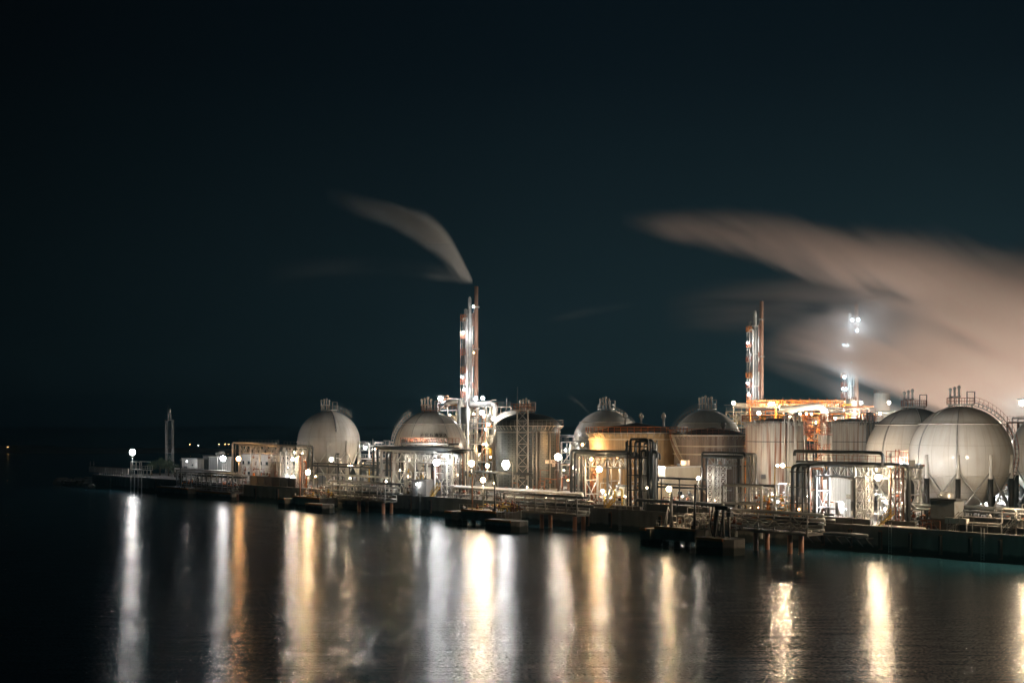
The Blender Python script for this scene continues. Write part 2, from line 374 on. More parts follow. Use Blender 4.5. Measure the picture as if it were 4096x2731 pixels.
    mid = c - rt*.2; fr.path([(mid.x,mid.y,dz), (mid.x,mid.y,dz+1.3), (mid.x-rt.x*1.6, mid.y-rt.y*1.6, dz+1.3), (mid.x-rt.x*1.6, mid.y-rt.y*1.6, dz)], .12, 6)
    fr.build('valve_manifold', M['white' if not style.startswith('right') else 'dark'], t)
    # stair along the shell
    if stair:
        a0, l0, l1, tw_ = stair
        st = MB(ident); rr = MB(ident); n = max(10, int(abs(l1-l0)*.42)); pl = pr = None
        for i in range(n+1):
            l = l0+(l1-l0)*i/n; az = a0+tw_*i/n
            p = at(l, az, 1.035); q = at(l, az, 1.10) if abs(a0) > 60 else at(l, az+6, 1.035)
            if pl is not None:
                st.bar(pl, p, .12); st.bar(pr, q, .12)
                for dd in ((p, pl), (q, pr)):
                    rr.bar(dd[0]+Vector((0,0,1)), dd[1]+Vector((0,0,1)), .05)
                if i % 2 == 0:
                    st.bar(p, q, .14)
                    rr.bar(q, q+Vector((0,0,1)), .05); rr.bar(p, p+Vector((0,0,1)), .05)
            pl, pr = p, q
        s_ = st.build('stair', M['steel' if not style.startswith('right') else 'frame'], t)
        rr.build('stair_railing', M['red' if style.startswith('right') else 'steel'], s_)
    return t, at, shell

def text_mesh(body, size):
    cu = bpy.data.curves.new('lettering', 'FONT'); cu.body = body; cu.size = size; cu.align_x = 'CENTER'; cu.offset = .022*size; cu.space_character = 1.3
    o = bpy.data.objects.new('lettering', cu); COL.objects.link(o); bpy.context.view_layer.update()
    me = bpy.data.meshes.new_from_object(o); bpy.data.objects.remove(o); return me
def lettering(body, size, fn, mat, parent, label=None):
    me = text_mesh(body, size); mb = MB(ident)
    vs = [fn(v.co.x, v.co.y) for v in me.vertices]
    mb.add(vs, [tuple(p.vertices) for p in me.polygons], False)
    o = mb.build('lettering', mat, parent)
    if label: o['label'] = label
    return o

sphere_tank('white gas sphere furthest along the quay, a dark duct down its front', 1315, 1643, 410, 9.0, 'thin', stair=(72, 78, 46, 10), valves=4)
s2, at2, sh2 = sphere_tank('white gas sphere with dark Japanese lettering beside the tall chimney', 1722, 1645, 355.6, 9.0, 'lpg', deck='rust', valves=4, stair=(-88, 62, 8, 0))
def on_sphere(x, yy, lat=18.2, az=5.5):
    return at2(lat + math.degrees(yy/9.0), az + math.degrees(x/(9.0*math.cos(R(lat)))), 1.004)
lettering('液化石油ガス', 1.02, on_sphere, M['ink'], s2)
sphere_tank('gas sphere hidden behind the panel clad tank and its lattice tower', 2105, 1648, 372, 8.8, 'plain', deck='rust', valves=4)
sphere_tank('white gas sphere rising behind the yellow lit tank', 2424, 1640, 382, 9.0, 'plain', stair=(52, 74, 8, 30), valves=4)
sphere_tank('gas sphere whose crown shows above the brown tank with a stair', 2828, 1640, 358, 9.0, 'plain', stair=(-62, 76, 8, -15), valves=5)
sphere_tank('large gas sphere half covered by its twin on the right', 3655, 1632, 274, 9.1, 'right2', az0=8, valves=3)
sphere_tank('large glossy gas sphere on black legs, nearest to the water', 3842, 1624, 253, 9.0, 'right', 'glossy', dark_legs=True, stair=(86, 76, -25, -8), valves=3)
sphere_tank('gas sphere cut off by the right edge, only its flank in view', 4240, 1630, 268, 9.0, 'right2', az0=14, dark_legs=True)

# ------------------------------------------------------------------ cylinder tanks
def cyl_tank(label, px, topy, y, rad, mat, roof='cone', roofmat='roofdark', rings=(), rail='red', ladder=None, rh=1.6, group='storage tanks', roofh=None):
    x = (px-HX)/F*y; zt = CAMZ-(topy-HY)/F*y; c = Vector((x,y,0))
    t = thing('storage_tank', label, 'storage tank', (x, y, GZ), group)
    MB(ident).lathe(c, [(rad, GZ), (rad, zt)], 72).build('shell', M[mat], t)
    MB(ident).lathe(c, [(rad+.25, GZ), (rad+.25, GZ+.4), (rad, GZ+.4)], 48).build('base_ring', M['concrete'], t)
    if roof == 'cone': prof = [(rad+.02, zt-.05), (rad*.98, zt+.1), (rad*.55, zt+rh*.62), (.05, zt+rh)]
    else: prof = [(rad+.02, zt-.05)] + [(rad*math.cos(a*math.pi/20), zt+rh*math.sin(a*math.pi/20)) for a in range(0, 10)] + [(.05, zt+rh)]
    MB(ident).lathe(c, prof, 72, sm=roof != 'cone').build('roof', M[roofmat], t)
    for i, (z, w, d, m) in enumerate(rings):
        MB(ident).lathe(c, [(rad+.01, z), (rad+d, z), (rad+d, z+w), (rad+.01, z+w)], 72, sm=False).build('stiffening_ring', M[m], t)
    # walkway brackets and railing round the rim
    wk = MB(ident).lathe(c, [(rad-.2, zt+.12), (rad+.8, zt+.12), (rad+.8, zt+.26), (rad-.2, zt+.26)], 72, sm=False)
    for i in range(48):
        a = i*math.pi/24; wk.bar((x+(rad+.7)*math.cos(a), y+(rad+.7)*math.sin(a), zt+.12), (x+rad*math.cos(a), y+rad*math.sin(a), zt-.7), .09)
    wk.build('rim_walkway', M['steel'], t)
    rl = MB(ident); pts = [Vector((x+(rad+.75)*math.cos(a*math.pi/24), y+(rad+.75)*math.sin(a*math.pi/24), zt+.26)) for a in range(49)]
    rl.rail(pts, 1.15, 1.2, .06); rl.build('rim_railing', M[rail], t)
    return t, c, zt
# panel clad dome-roofed tank with its sign
tkz = Zq(1708, 2112, 20)
t2, c2, z2 = cyl_tank('silver panel clad tank with a domed roof and a white sign', 2112, 1706, 320, 7.25, 'clad', 'dome', 'roofdark', [(tkz-1.2,.25,.12,'frame')], 'frame', rh=3.0)
def on_cyl(c, rad, az0, z0):
    tw = Vector((-c.x,-c.y,0)).normalized(); rt = Vector((-tw.y,tw.x,0))
    def f(x, yy, k=.03):
        a = R(az0)+x/rad; return Vector((c.x,c.y,z0+yy)) + (rt*math.sin(a)+tw*math.cos(a))*(rad+k)
    return f
def sign_on(c, rad, az, z, w, h, body, size, parent, dx=0):
    f = on_cyl(c, rad, az, z); mb = MB(ident); n = 8
    vs = [f(-w/2+w*i/n, yy, k) for i in range(n+1) for yy, k in ((0,.06),(h,.06),(0,.01),(h,.01))]
    fs = []
    for i in range(n):
        a, b = i*4, i*4+4
        fs += [(a,b,b+1,a+1), (a+1,b+1,b+3,a+3), (a+2,b+2,b,a)]
    fs += [(0,1,3,2), (n*4,n*4+2,n*4+3,n*4+1)]
    mb.add(vs, fs, False); o = mb.build('sign_board', M['sign'], parent)
    lettering(body, size, lambda x, yy: f(x+dx, yy+(h-size*.72)/2, .075), M['ink'], o)
sign_on(c2, 7.25, 49, Zq(1858,2200,13.5), 4.4, .80, 'ブチルエス', .78, t2)
sign_on(c2, 7.25, 51.5, Zq(1872,2210,13.5), 1.15, .72, 'No.3', .62, t2)
for a in (8, 14, 19, 40):                                # vertical risers on the tank face
    f = on_cyl(c2, 7.25, a, 0); MB(ident).tube(f(0,GZ,.3), f(0,z2-1,.3), .12 if a != 14 else .2, 8).build('riser_pipe', M['pipe' if a != 19 else 'pipe2'], t2)
f = on_cyl(c2, 7.25, 58, 0); lb = MB(ident)
for i in range(30): lb.bar(f(-.3, GZ+.4*i, .5), f(.3, GZ+.4*i, .5), .05)
lb.bar(f(-.3,GZ,.5), f(-.3,z2,.5), .08); lb.bar(f(.3,GZ,.5), f(.3,z2,.5), .08); lb.build('ladder', M['rust'], t2)

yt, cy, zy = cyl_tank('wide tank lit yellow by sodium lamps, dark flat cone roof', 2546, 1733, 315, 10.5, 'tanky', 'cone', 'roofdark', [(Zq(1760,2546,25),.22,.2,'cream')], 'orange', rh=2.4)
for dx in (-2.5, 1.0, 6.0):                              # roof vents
    MB(ident).lathe((cy.x+dx, cy.y), [(.25,zy+1.6),(.25,zy+3.3),(.5,zy+3.5),(.5,zy+4.0),(.15,zy+4.6)], 10).build('roof_vent', M['steel'], yt)
bt, cb, zb = cyl_tank('weathered brown tank with pale hoops and a spiral stair', 2850, 1742, 305, 8.15, 'tankb', 'cone', 'roofdark',
    [(Zq(1742,2850,30)-.2,.28,.25,'cream'), (Zq(1789,2850,30),.25,.3,'cream'), (Zq(1822,2850,30),.25,.3,'cream')], 'rust', rh=1.8)
MB(ident).lathe((cb.x+2.0, cb.y-2), [(.35,zb+.8),(.35,zb+1.8),(.7,zb+2.2),(.5,zb+2.8)], 10).build('roof_vent', M['dark'], bt)
# spiral stair down the left flank of the brown tank
st = MB(ident); rr = MB(ident); prev = None
for i in range(46):
    az = -78+i*1.55; z = zb+.2-(i/45)*(zb-GZ-1.5); f = on_cyl(cb, 8.15, az, 0)
    a, b = f(0,z,.15), f(0,z,1.15)
    st.bar(a, b, .14)
    if prev: st.bar(prev[0], a, .16); st.bar(prev[1], b, .16); rr.bar(prev[1]+Vector((0,0,1)), b+Vector((0,0,1)), .07)
    rr.bar(b, b+Vector((0,0,1)), .05); prev = (a, b)
so = st.build('spiral_stair', M['cream'], bt); rr.build('stair_railing', M['rust'], so)
sign_on(cb, 8.15, 24, Zq(1884,2945,28), 1.5, .8, 'No.3', .7, bt)
b1, cb1, zb1 = cyl_tank('tall silver tank with rust streaks beside the orange ladder', 3105, 1690, 285, 6.06, 'bright', 'cone', 'roofdark', [(Zq(1768,3105,29),.14,.06,'dark')], 'red', rh=.9)
b3, cb3, zb3 = cyl_tank('tall streaked silver tank partly hidden by the red stair tower', 3412, 1690, 300, 5.4, 'bright2', 'cone', 'roofdark', [(Zq(1768,3412,54),.14,.06,'dark')], 'red', rh=.9)
lb = MB(ident); f = on_cyl(cb1, 6.06, -68, 0)
for i in range(24): lb.bar(f(-.45, GZ+.55*i, .7), f(.45, GZ+.55*i, .7), .07)
for s_ in (-.45, .45): lb.bar(f(s_,GZ,.7), f(s_,Zq(1832,2998,30),.7), .12); lb.bar(f(s_,GZ,.2), f(s_,Zq(1832,2998,30),.2), .1)
lb.build('caged_ladder', M['orange'], b1)
for a, rr_ in ((14,.1),(17,.1),(21,.17),(33,.28),(36,.14)):
    f = on_cyl(cb1, 6.06, a, 0); MB(ident).path([f(0,GZ,.5), f(0,zb1+1.5,.5), f(1.0,zb1+1.5,.5), f(1.0,zb1-.5,.5)], rr_*.75, 8).build('riser_pipe', M['pipe' if a != 17 else 'pipe2'], b1)
for a, rr_ in ((28,.14),(34,.14),(42,.26),(50,.14)):
    f = on_cyl(cb3, 5.4, a, 0); MB(ident).path([f(0,GZ,.5), f(0,zb3+2.0,.5), f(-1.2,zb3+2.0,.5), f(-1.2,zb3-.5,.5)], rr_*.8, 8).build('riser_pipe', M['pipe2'], b3)

# ------------------------------------------------------------------ chimney groups and process plant
def chimney_group(label, label2, px, y, toppy, grp, cz=None):
    """Distillation column with platforms (one thing) and the slim brown stack braced beside it (another)."""
    k = y/5689.0; x = (px-HX)*k; zt = CAMZ-(toppy-HY)*k; s = (zt-GZ)/57.0
    t = thing('distillation_column', label, 'column', (x,y,GZ), grp)
    h = lambda q: GZ+(zt-GZ)*q
    r = 9.2*k
    MB(ident).lathe((x,y), [(r*1.25,GZ),(r*1.25,h(.46)),(r*1.05,h(.465)),(r,h(.9)),(r*.78,h(.905)),(r*.78,h(.975)),(r*.74,h(.985)),(r*.5,h(.996)),(.05,h(1))], 28).build('column_shell', M['pipe'], t)
    MB(ident).lathe((x-16*k,y+1), [(7.2*k,GZ),(7.2*k,h(.93)),(.05,h(.935))], 20).build('side_column', M['steel'], t)
    for q, rad in ((.31,5),(.42,3.4)):
        MB(ident).path([(x-10*k, y-1.2, GZ), (x-10*k, y-1.2, h(.88)), (x-26*k, y-1.2, h(.88)), (x-26*k,y-1.2,h(.86))] if q < .4 else [(x+12*k,y-1,GZ),(x+12*k,y-1,h(.9)),(x+8*k,y,h(.9))], rad*k*.7, 8).build('riser_pipe', M['pipe'], t)
    for q in (.525,.725,.9): MB(ident).lathe((x,y), [(r*1.0,h(q)),(r*1.6,h(q)),(r*1.6,h(q)+.25),(r*1.0,h(q)+.25)], 20, sm=False).build('support_ring', M['white'], t)
    for i, q in enumerate((.36,.45,.52,.58,.68,.77,.865)):
        xx = x-24*k; z = h(q); w = 8*k
        MB(ident).cbox((xx-4*k, y-1, z), (16*k, 2.6, .18)).build('platform', M['rust'], t)
        rl = MB(ident); rl.rail([(xx-w-4*k,y-2.2,z),(xx+w-2*k,y-2.2,z)], 1.5, .6, .09); rl.rail([(xx-w-4*k,y-2.2,z),(xx-w-4*k,y+.3,z)], 1.5, .8, .09)
        for j in range(7): rl.bar((xx-w-4*k+j*.36, y+.2, z), (xx-w-4*k+j*.36, y+.2, z+2.2), .06)
        rl.build('platform_railing', M['red' if i % 3 else 'orange'], t)
        if i < 6:
            z2_ = h((.36,.45,.52,.58,.68,.77,.865)[i+1]); lb = MB(ident)
            for dx in (-.35,.35): lb.bar((xx-7*k+dx, y-1.8, z), (xx-7*k+dx, y-1.8, z2_), .08)
            lb.build('ladder', M['white'], t)
    for i, q in enumerate((.5,.62,.71,.84,.88)):
        mb = MB(ident).cbox((x+14*k, y-.6, h(q)), (5*k, 1.6, .15)); mb.rail([(x+11.5*k,y-1.4,h(q)),(x+16.5*k,y-1.4,h(q))], 3.2 if i % 2 else 1.4, .5, .1); mb.build('platform', M['red'], t)
    u = thing('chimney_stack', label2, 'chimney', (x+26*k,y,GZ), grp)
    ztop = zt + 3.2*s
    MB(ident).lathe((x+26*k,y), [(8.6*k,GZ),(8.6*k,h(.5)),(7.8*k,h(.52)),(7.6*k,ztop),(6.6*k,ztop),(6.6*k,ztop-2)], 24).build('flue', M['rustpipe'], u)
    for q in (.36,.645,.88):
        z = h(q*.98+.08)
        b = MB(ident); b.cbox((x+26*k, y, z), (26*k, 1.7, .3)); b.bar((x+12*k,y,z-2.8*s),(x+20*k,y,z-.2),.25); b.bar((x+10*k,y,z),(x+18*k,y,z),.3); b.build('brace', M['steel'], u)
    return t

chimney_group('lit distillation column with red platforms, on the left tower pair', 'slim brown chimney on the left, the taller of its pair', 1879, 420, 1186, 'tower pairs')
chimney_group('distillation column with platforms in the middle tower pair', 'slim brown chimney standing just left of the big steam cloud', 3020, 488, 1241, 'tower pairs')
chimney_group('distillation column veiled by the steam cloud', 'chimney almost hidden inside the steam cloud', 3400, 520, 1250, 'tower pairs')

def process_unit(label, px0, px1, v, deep, floors, colmat='steel', rnd=1, vessels=8, pipes=16, warm=0.3, group='process units behind the tanks', mats=('white','pipe','pipe3','steel'), rail='rust', nx=None):
    """Open steel frame: columns, floors with railings, braces, vessels and pipes inside."""
    rg = random.Random(rnd)
    u0, u1 = U(px0,v), U(px1,v)
    if u1 < u0: u0, u1 = u1, u0
    t = thing('process_unit', label, 'process unit', W((u0+u1)/2, v+deep/2, GZ), group)
    L = u1-u0; nx = nx or max(2, round(L/5)); us = [u0+L*i/nx for i in range(nx+1)]; vs = (v, v+deep)
    fr = MB(); br = MB(); fl = MB(); rl = MB()
    top = floors[-1]
    for u in us:
        for w in vs: fr.bar((u,w,GZ), (u,w,top), .34)
    for z in floors:
        for w in vs: fr.bar((u0,w,z), (u1,w,z), .3)
        for u in us: fr.bar((u,v,z), (u,v+deep,z), .26)
        fl.box((u0+.1,v+.1,z+.17), (u1-.1,v+deep-.1,z+.24))
        rl.rail([(u0,v,z+.24),(u1,v,z+.24),(u1,v+deep,z+.24)], 1.1, 1.5, .07)
    lv = [GZ]+list(floors)
    for a, b in zip(lv, lv[1:]):
        for i in range(nx):
            if rg.random() < .45:
                if rg.random() < .5: br.bar((us[i],v,a), (us[i+1],v,b), .18)
                else: br.bar((us[i+1],v,a), (us[i],v,b), .18)
    fr.build('frame', M[colmat], t); fl.build('floor_deck', M['frame'], t); rl.build('railing', M[rail], t)
    if br.v: br.build('bracing', M[colmat], t)
    for i in range(vessels):
        j = rg.randrange(len(lv)-1); a, b = lv[j]+.3, lv[j+1]; hh = (b-a)*rg.uniform(.5,.92); r = min(rg.uniform(.45,1.25), (u1-u0)*.2)
        p = W(rg.uniform(u0+r, u1-r), rg.uniform(v+1.2, v+deep-1), a); m = M[rg.choice(mats) if rg.random() > warm else rg.choice(('orange','yellow','cream','rust'))]
        if rg.random() < .65:
            MB(ident).lathe((p.x,p.y), [(r*.9,a),(r,a+.2),(r,a+hh-.4),(r*.75,a+hh-.12),(.05,a+hh)], 14).build('vessel', m, t)
        else:
            q = D*rg.uniform(1.2,2.4); z = Vector((0,0,a+r+.3)); c = Vector((p.x,p.y,0))+z
            MB(ident).sweep([c-q*1.12, c-q*1.04, c-q, c+q, c+q*1.04, c+q*1.12], [.02,r*.6,r*.8,r*.8,r*.6,.02], 14).build('vessel', m, t)
    for i in range(pipes):
        r = rg.choice((.08,.1,.14,.2,.28)); w = v+rg.uniform(-.3, deep); a = rg.choice(lv); b = rg.choice(lv); ua, ub = rg.uniform(u0,u1), rg.uniform(u0,u1)
        z0 = a+rg.uniform(.5,2.4); z1 = b+rg.uniform(.6,2.8)
        m = M[rg.choice(mats) if rg.random() > warm*.7 else rg.choice(('orange','yellow','rust','cream'))]
        k = rg.random()
        if k < .4: pts = [(ua,w,GZ+.2), (ua,w,z1), (ub,w,z1)]
        elif k < .75: pts = [(u0-.5,w,z0), (ua,w,z0), (ua,w,z1), (u1+.5,w,z1)]
        else: pts = [(ua,w,GZ+.2), (ua,w,top-rg.uniform(0,1.5)), (ua+.7,w,top-.2), (ua+.7,w,z1)]
        MB().path(pts, r, 7).build('pipe', m, t)
    return t
# left chimney's process block
v = 62
zz = lambda py, px=1860, vv=62: Zq(py, px, vv)
process_unit('tall yellow lit process block at the foot of the left chimney', 1868, 1946, v, 9, (zz(1845),zz(1775),zz(1712),zz(1692),zz(1628)), 'steel', 3, 16, 26, .45, mats=('white','pipe','cream','steel'), rail='frame', nx=2)
process_unit('process block seen between the lettered sphere and the chimney', 1752, 1832, v+2, 7, (zz(1760),zz(1700),zz(1640),zz(1610)), 'steel', 5, 9, 16, .35, rail='rust')
for i, (px, w, r) in enumerate(((1838,60,.42),(1871,59.5,.42))):
    p = W(U(px,w), w); o = MB(ident).lathe((p.x,p.y), [(r,GZ),(r,zz(1597,px,w)),(r*.6,zz(1595,px,w))], 18).build('vent_pipe', M['pipe'], None)
    tag(o, ('silver vertical pipe on the left of the grey panel','silver vertical pipe on the right of the grey panel')[i], 'pipe', 'silver riser pipes of the process block')
pb = thing('panel_casing', 'plain grey casing between two silver vertical pipes', 'casing', W(U(1850,60.5),61,zz(1693)), None)
MB().box((U(1842,60.6),60.6,zz(1693)), (U(1864,60.6),62.2,zz(1631))).build('panel', M['frame'], pb)
MB().box((U(1842,60.6)-.1,60.5,zz(1631)), (U(1864,60.6)+.1,62.3,zz(1631)+.25)).build('cap', M['dark'], pb)
MB().path([(U(1848,61),61.4,GZ),(U(1848,61),61.4,zz(1693))], .3, 8).build('support_leg', M['steel'], pb)
def duct(label, pts, r, mat='pipe', grp='silver ducts', bend=None):
    o = MB(ident).path(pts, r, 16, bend).build('duct', M[mat]); return tag(o, label, 'duct', grp)
Y = 400
duct('silver duct that arches down beside the yellow lit process block', [P(1880,1614,Y),P(1981,1614,Y),P(1981,1760,Y)], .70, 'pipe', bend=1.6)
duct('fat silver duct behind the lettered sphere, sloping to an elbow', [P(1778,1618,Y+12),P(1802,1606,Y+12),P(1846,1603,Y+12),P(1846,1660,Y+12)], .85, 'pipe', bend=2)
duct('wide banded elbow duct emerging left of the panel clad tank', [P(1996,1780,Y),P(1996,1668,Y),P(2070,1660,Y)], 1.45, 'pipe3', bend=3.4)

# far bright units between the spheres
process_unit('dazzling white plant right of the furthest sphere', 1442, 1512, 70, 10, (Zq(1870,1475,70),Zq(1835,1475,70),Zq(1800,1475,70),Zq(1782,1475,70)), 'white', 11, 14, 26, .12, rail='white')
process_unit('white plant between the panel clad tank and the yellow tank', 2246, 2318, 62, 10, (Zq(1900,2280,62),Zq(1860,2280,62),Zq(1810,2280,62),Zq(1768,2280,62)), 'white', 12, 10, 24, .15, rail='white')
process_unit('low plant with pipes between the left gantries', 1440, 1525, 30, 6, (Zq(1880,1480,30),Zq(1850,1480,30)), 'frame', 14, 5, 16, .3)
# orange lit plant behind the tall silver tanks
vo = 150
zo = lambda py, px=3180: Zq(py, px, vo)
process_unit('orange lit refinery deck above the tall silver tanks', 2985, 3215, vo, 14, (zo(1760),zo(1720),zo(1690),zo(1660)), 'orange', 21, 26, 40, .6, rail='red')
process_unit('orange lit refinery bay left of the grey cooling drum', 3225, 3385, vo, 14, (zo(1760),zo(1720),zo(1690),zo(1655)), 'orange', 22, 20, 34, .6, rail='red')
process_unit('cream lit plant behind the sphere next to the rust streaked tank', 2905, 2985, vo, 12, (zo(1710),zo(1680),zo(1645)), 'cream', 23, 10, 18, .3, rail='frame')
# covered conveyor gallery
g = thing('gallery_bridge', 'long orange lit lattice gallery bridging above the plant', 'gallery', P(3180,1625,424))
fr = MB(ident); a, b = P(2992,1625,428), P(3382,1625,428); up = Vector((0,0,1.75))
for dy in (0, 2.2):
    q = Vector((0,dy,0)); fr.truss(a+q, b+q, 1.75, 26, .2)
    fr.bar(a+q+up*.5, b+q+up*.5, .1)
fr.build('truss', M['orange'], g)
mb = MB(ident)
for i in range(12):
    p = a.lerp(b, i/11)+up; mb.path([p, p+Vector((0,.5,.7)), p+Vector((0,1.7,.7)), p+Vector((0,2.2,0))], .08, 6)
mb.build('roof_hoop', M['rust'], g)
MB(ident).sweep([a+Vector((0,1.1,.2)), b+Vector((0,1.1,.2))], .9, 4).build('walkway_floor', M['cream'], g)
for px in (3000,3103,3200,3300,3378):
    p = P(px,1625,429); MB(ident).bar((p.x,p.y,GZ), (p.x,p.y,p.z), .4).build('support_leg', M['orange'], g)
duct('huge silver duct with an elbow above the tall silver tanks', [P(3118,1636,415),P(3180,1636,415),P(3240,1626,415),P(3299,1626,415),P(3302,1760,415)], 1.0, 'pipe', bend=2.2)
duct('silver header drum beside the duct elbow', [P(3310,1640,425),P(3376,1640,425)], .75, 'pipe')
duct('pale horizontal duct left of the orange lit gallery', [P(2938,1621,440),P(3050,1621,440)], .85, 'pipe3')
duct('dark horizontal duct ending behind the half covered sphere', [P(3470,1651,440),P(3660,1651,440)], .7, 'pipe')
for nm, lab, px0, px1, top, yy, mat in (('cooling_drum','broad grey cylinder standing at the edge of the steam',3378,3425,1604,470,'pipe3'), ('silo','pale concrete silo glowing behind the right hand spheres',3496,3560,1574,520,'concretecyl')):
    c = P((px0+px1)/2, top, yy); r = (px1-px0)/2*yy/5689
    t = thing(nm, lab, 'silo', (c.x,c.y,GZ))
    MB(ident).lathe(c, [(r,GZ),(r,c.z),(r*.96,c.z+.2),(.05,c.z+.9)], 32).build('shell', M[mat], t)
    rl = MB(ident); rl.rail([Vector((c.x+r*math.cos(i*math.pi/8), c.y+r*math.sin(i*math.pi/8), c.z+.1)) for i in range(17)], 1.2, 1.2, .08); rl.build('railing', M['rust'], t)
    MB(ident).lathe(c, [(r,GZ+8),(r+.15,GZ+8),(r+.15,GZ+8.3),(r,GZ+8.3)], 32).build('band', M['steel'], t)
lt = thing('pipe_bent', 'small orange lit bent frame beside the grey cylinder', 'frame', P(3450,1650,450))
mb = MB(ident)
for dy in (0,2): mb.path([P(3438,1660,450+dy),P(3438,1608,450+dy),P(3462,1625,450+dy),P(3462,1660,450+dy)], .16, 6); mb.bar(P(3438,1640,450+dy),P(3462,1625,450+dy),.15); mb.bar(P(3438,1625,450+dy),P(3462,1645,450+dy),.15)
mb.build('bent', M['cream'], lt); MB(ident).bar(P(3450,1660,450),Vector((P(3450,1660,450).x,450,GZ)),.4).build('support_leg', M['steel'], lt)
process_unit('dark pipework tower against the orange steam at the far right', 4030, 4120, 95, 7, (Zq(1900,4060,95),Zq(1800,4060,95),Zq(1690,4060,95)), 'rust', 31, 6, 22, .5, mats=('pipe2','frame','rust'), rail='red')
process_unit('lit pipework under the two large spheres', 3560, 3700, 75, 8, (Zq(1985,3620,75),Zq(1950,3620,75)), 'steel', 32, 8, 22, .25)
process_unit('low pipework glimpsed between the black sphere legs', 3860, 4040, 62, 6, (Zq(2010,3950,62),Zq(1980,3950,62)), 'white', 33, 8, 24, .2, rail='white')
# stair tower between the tall tanks
t = thing('stair_tower', 'red caged stair tower between the two tall silver tanks', 'stair tower', W(U(3268,28),29,GZ))
us = (U(3232,28), U(3300,28)); fr = MB(); rl = MB(); stp = MB()
zs = [GZ] + [Zq(p,3268,28) for p in (1960,1880,1800,1735,1680,1655)]
for u in us:
    for w in (27,30): fr.bar((u,w,GZ), (u,w,zs[-2]), .2)
for i in range(1, len(zs)-1):
    fr.box((us[0],27,zs[i]-.1), (us[1],30,zs[i])); MB().rail([(us[0],27,zs[i]),(us[1],27,zs[i]),(us[1],30,zs[i])], 1.1, .7, .07).build('railing', M['red'], t)
    a, b = (us if i % 2 else us[::-1])
    for k in range(10):
        stp.box((a+(b-a)*k/10, 27.6, zs[i-1]+(zs[i]-zs[i-1])*k/10), (a+(b-a)*(k+1)/10, 28.8, zs[i-1]+(zs[i]-zs[i-1])*k/10+.1))
    stp.bar((a,27.6,zs[i-1]), (b,27.6,zs[i]), .16)
cg = MB()
for px in (3232,3298):
    for k in range(7): cg.bar((U(px,27)-.9+k*.3,26.8,Zq(1735,px,27)), (U(px,27)-.9+k*.3,26.8,Zq(1655,px,27)), .06)
    for k in range(6): z = Zq(1735-16*k,px,27); cg.bar((U(px,27)-.9,26.8,z), (U(px,27)+.9,26.8,z), .07)
    cg.box((U(px,27)-1,26.7,Zq(1737,px,27)-.1), (U(px,27)+1,28.2,Zq(1737,px,27)))
fr.build('frame', M['steel'], t); stp.build('flight', M['rust'], t); cg.build('safety_cage', M['red'], t)
MB().box((U(3272,32),32,GZ), (U(3308,32),33.5,Zq(1738,3290,32))).build('lift_casing', M['sheet2'], t)

# ------------------------------------------------------------------ pipe gantries along the quay
def lattice(mbl, u, v, w, z0, z1, nseg, leg=.15, br=.06):
    """Returns four leg builders and one bracing builder for a square lattice tower."""
    cs = ((u-w/2,v-w/2),(u+w/2,v-w/2),(u+w/2,v+w/2),(u-w/2,v+w/2))
    if mbl is ident: c_ = W(u,v); cs = [(c_.x+a-u, c_.y+b-v) for a, b in cs]
    legs = []
    for c in cs: legs.append(MB(mbl).bar((c[0],c[1],z0),(c[0],c[1],z1),leg))
    b = MB(mbl)
    for i in range(nseg):
        a, c = z0+(z1-z0)*i/nseg, z0+(z1-z0)*(i+1)/nseg
        for j in range(4):
            p, q = cs[j], cs[(j+1)%4]
            b.bar((p[0],p[1],c),(q[0],q[1],c),br*1.2)
            b.bar((p[0],p[1],a),(q[0],q[1],c),br); b.bar((q[0],q[1],a),(p[0],p[1],c),br)
    return legs, b
def lattice_tower(label, px, py, v, w, nseg, mat='white', head=None, base=GZ, group=None, cat='tower', leg=.15, br=.06, fr=W):
    u = U(px,v); zt = Zq(py,px,v); t = thing('lattice_tower', label, cat, W(u,v,base), group)
    L, b = lattice(fr, u, v, w, base, zt, nseg, leg, br)
    for l in L: l.build('leg', M[mat], t)
    b.build('bracing', M[mat], t)
    if head: head(t, u, v, zt, w)
    return t
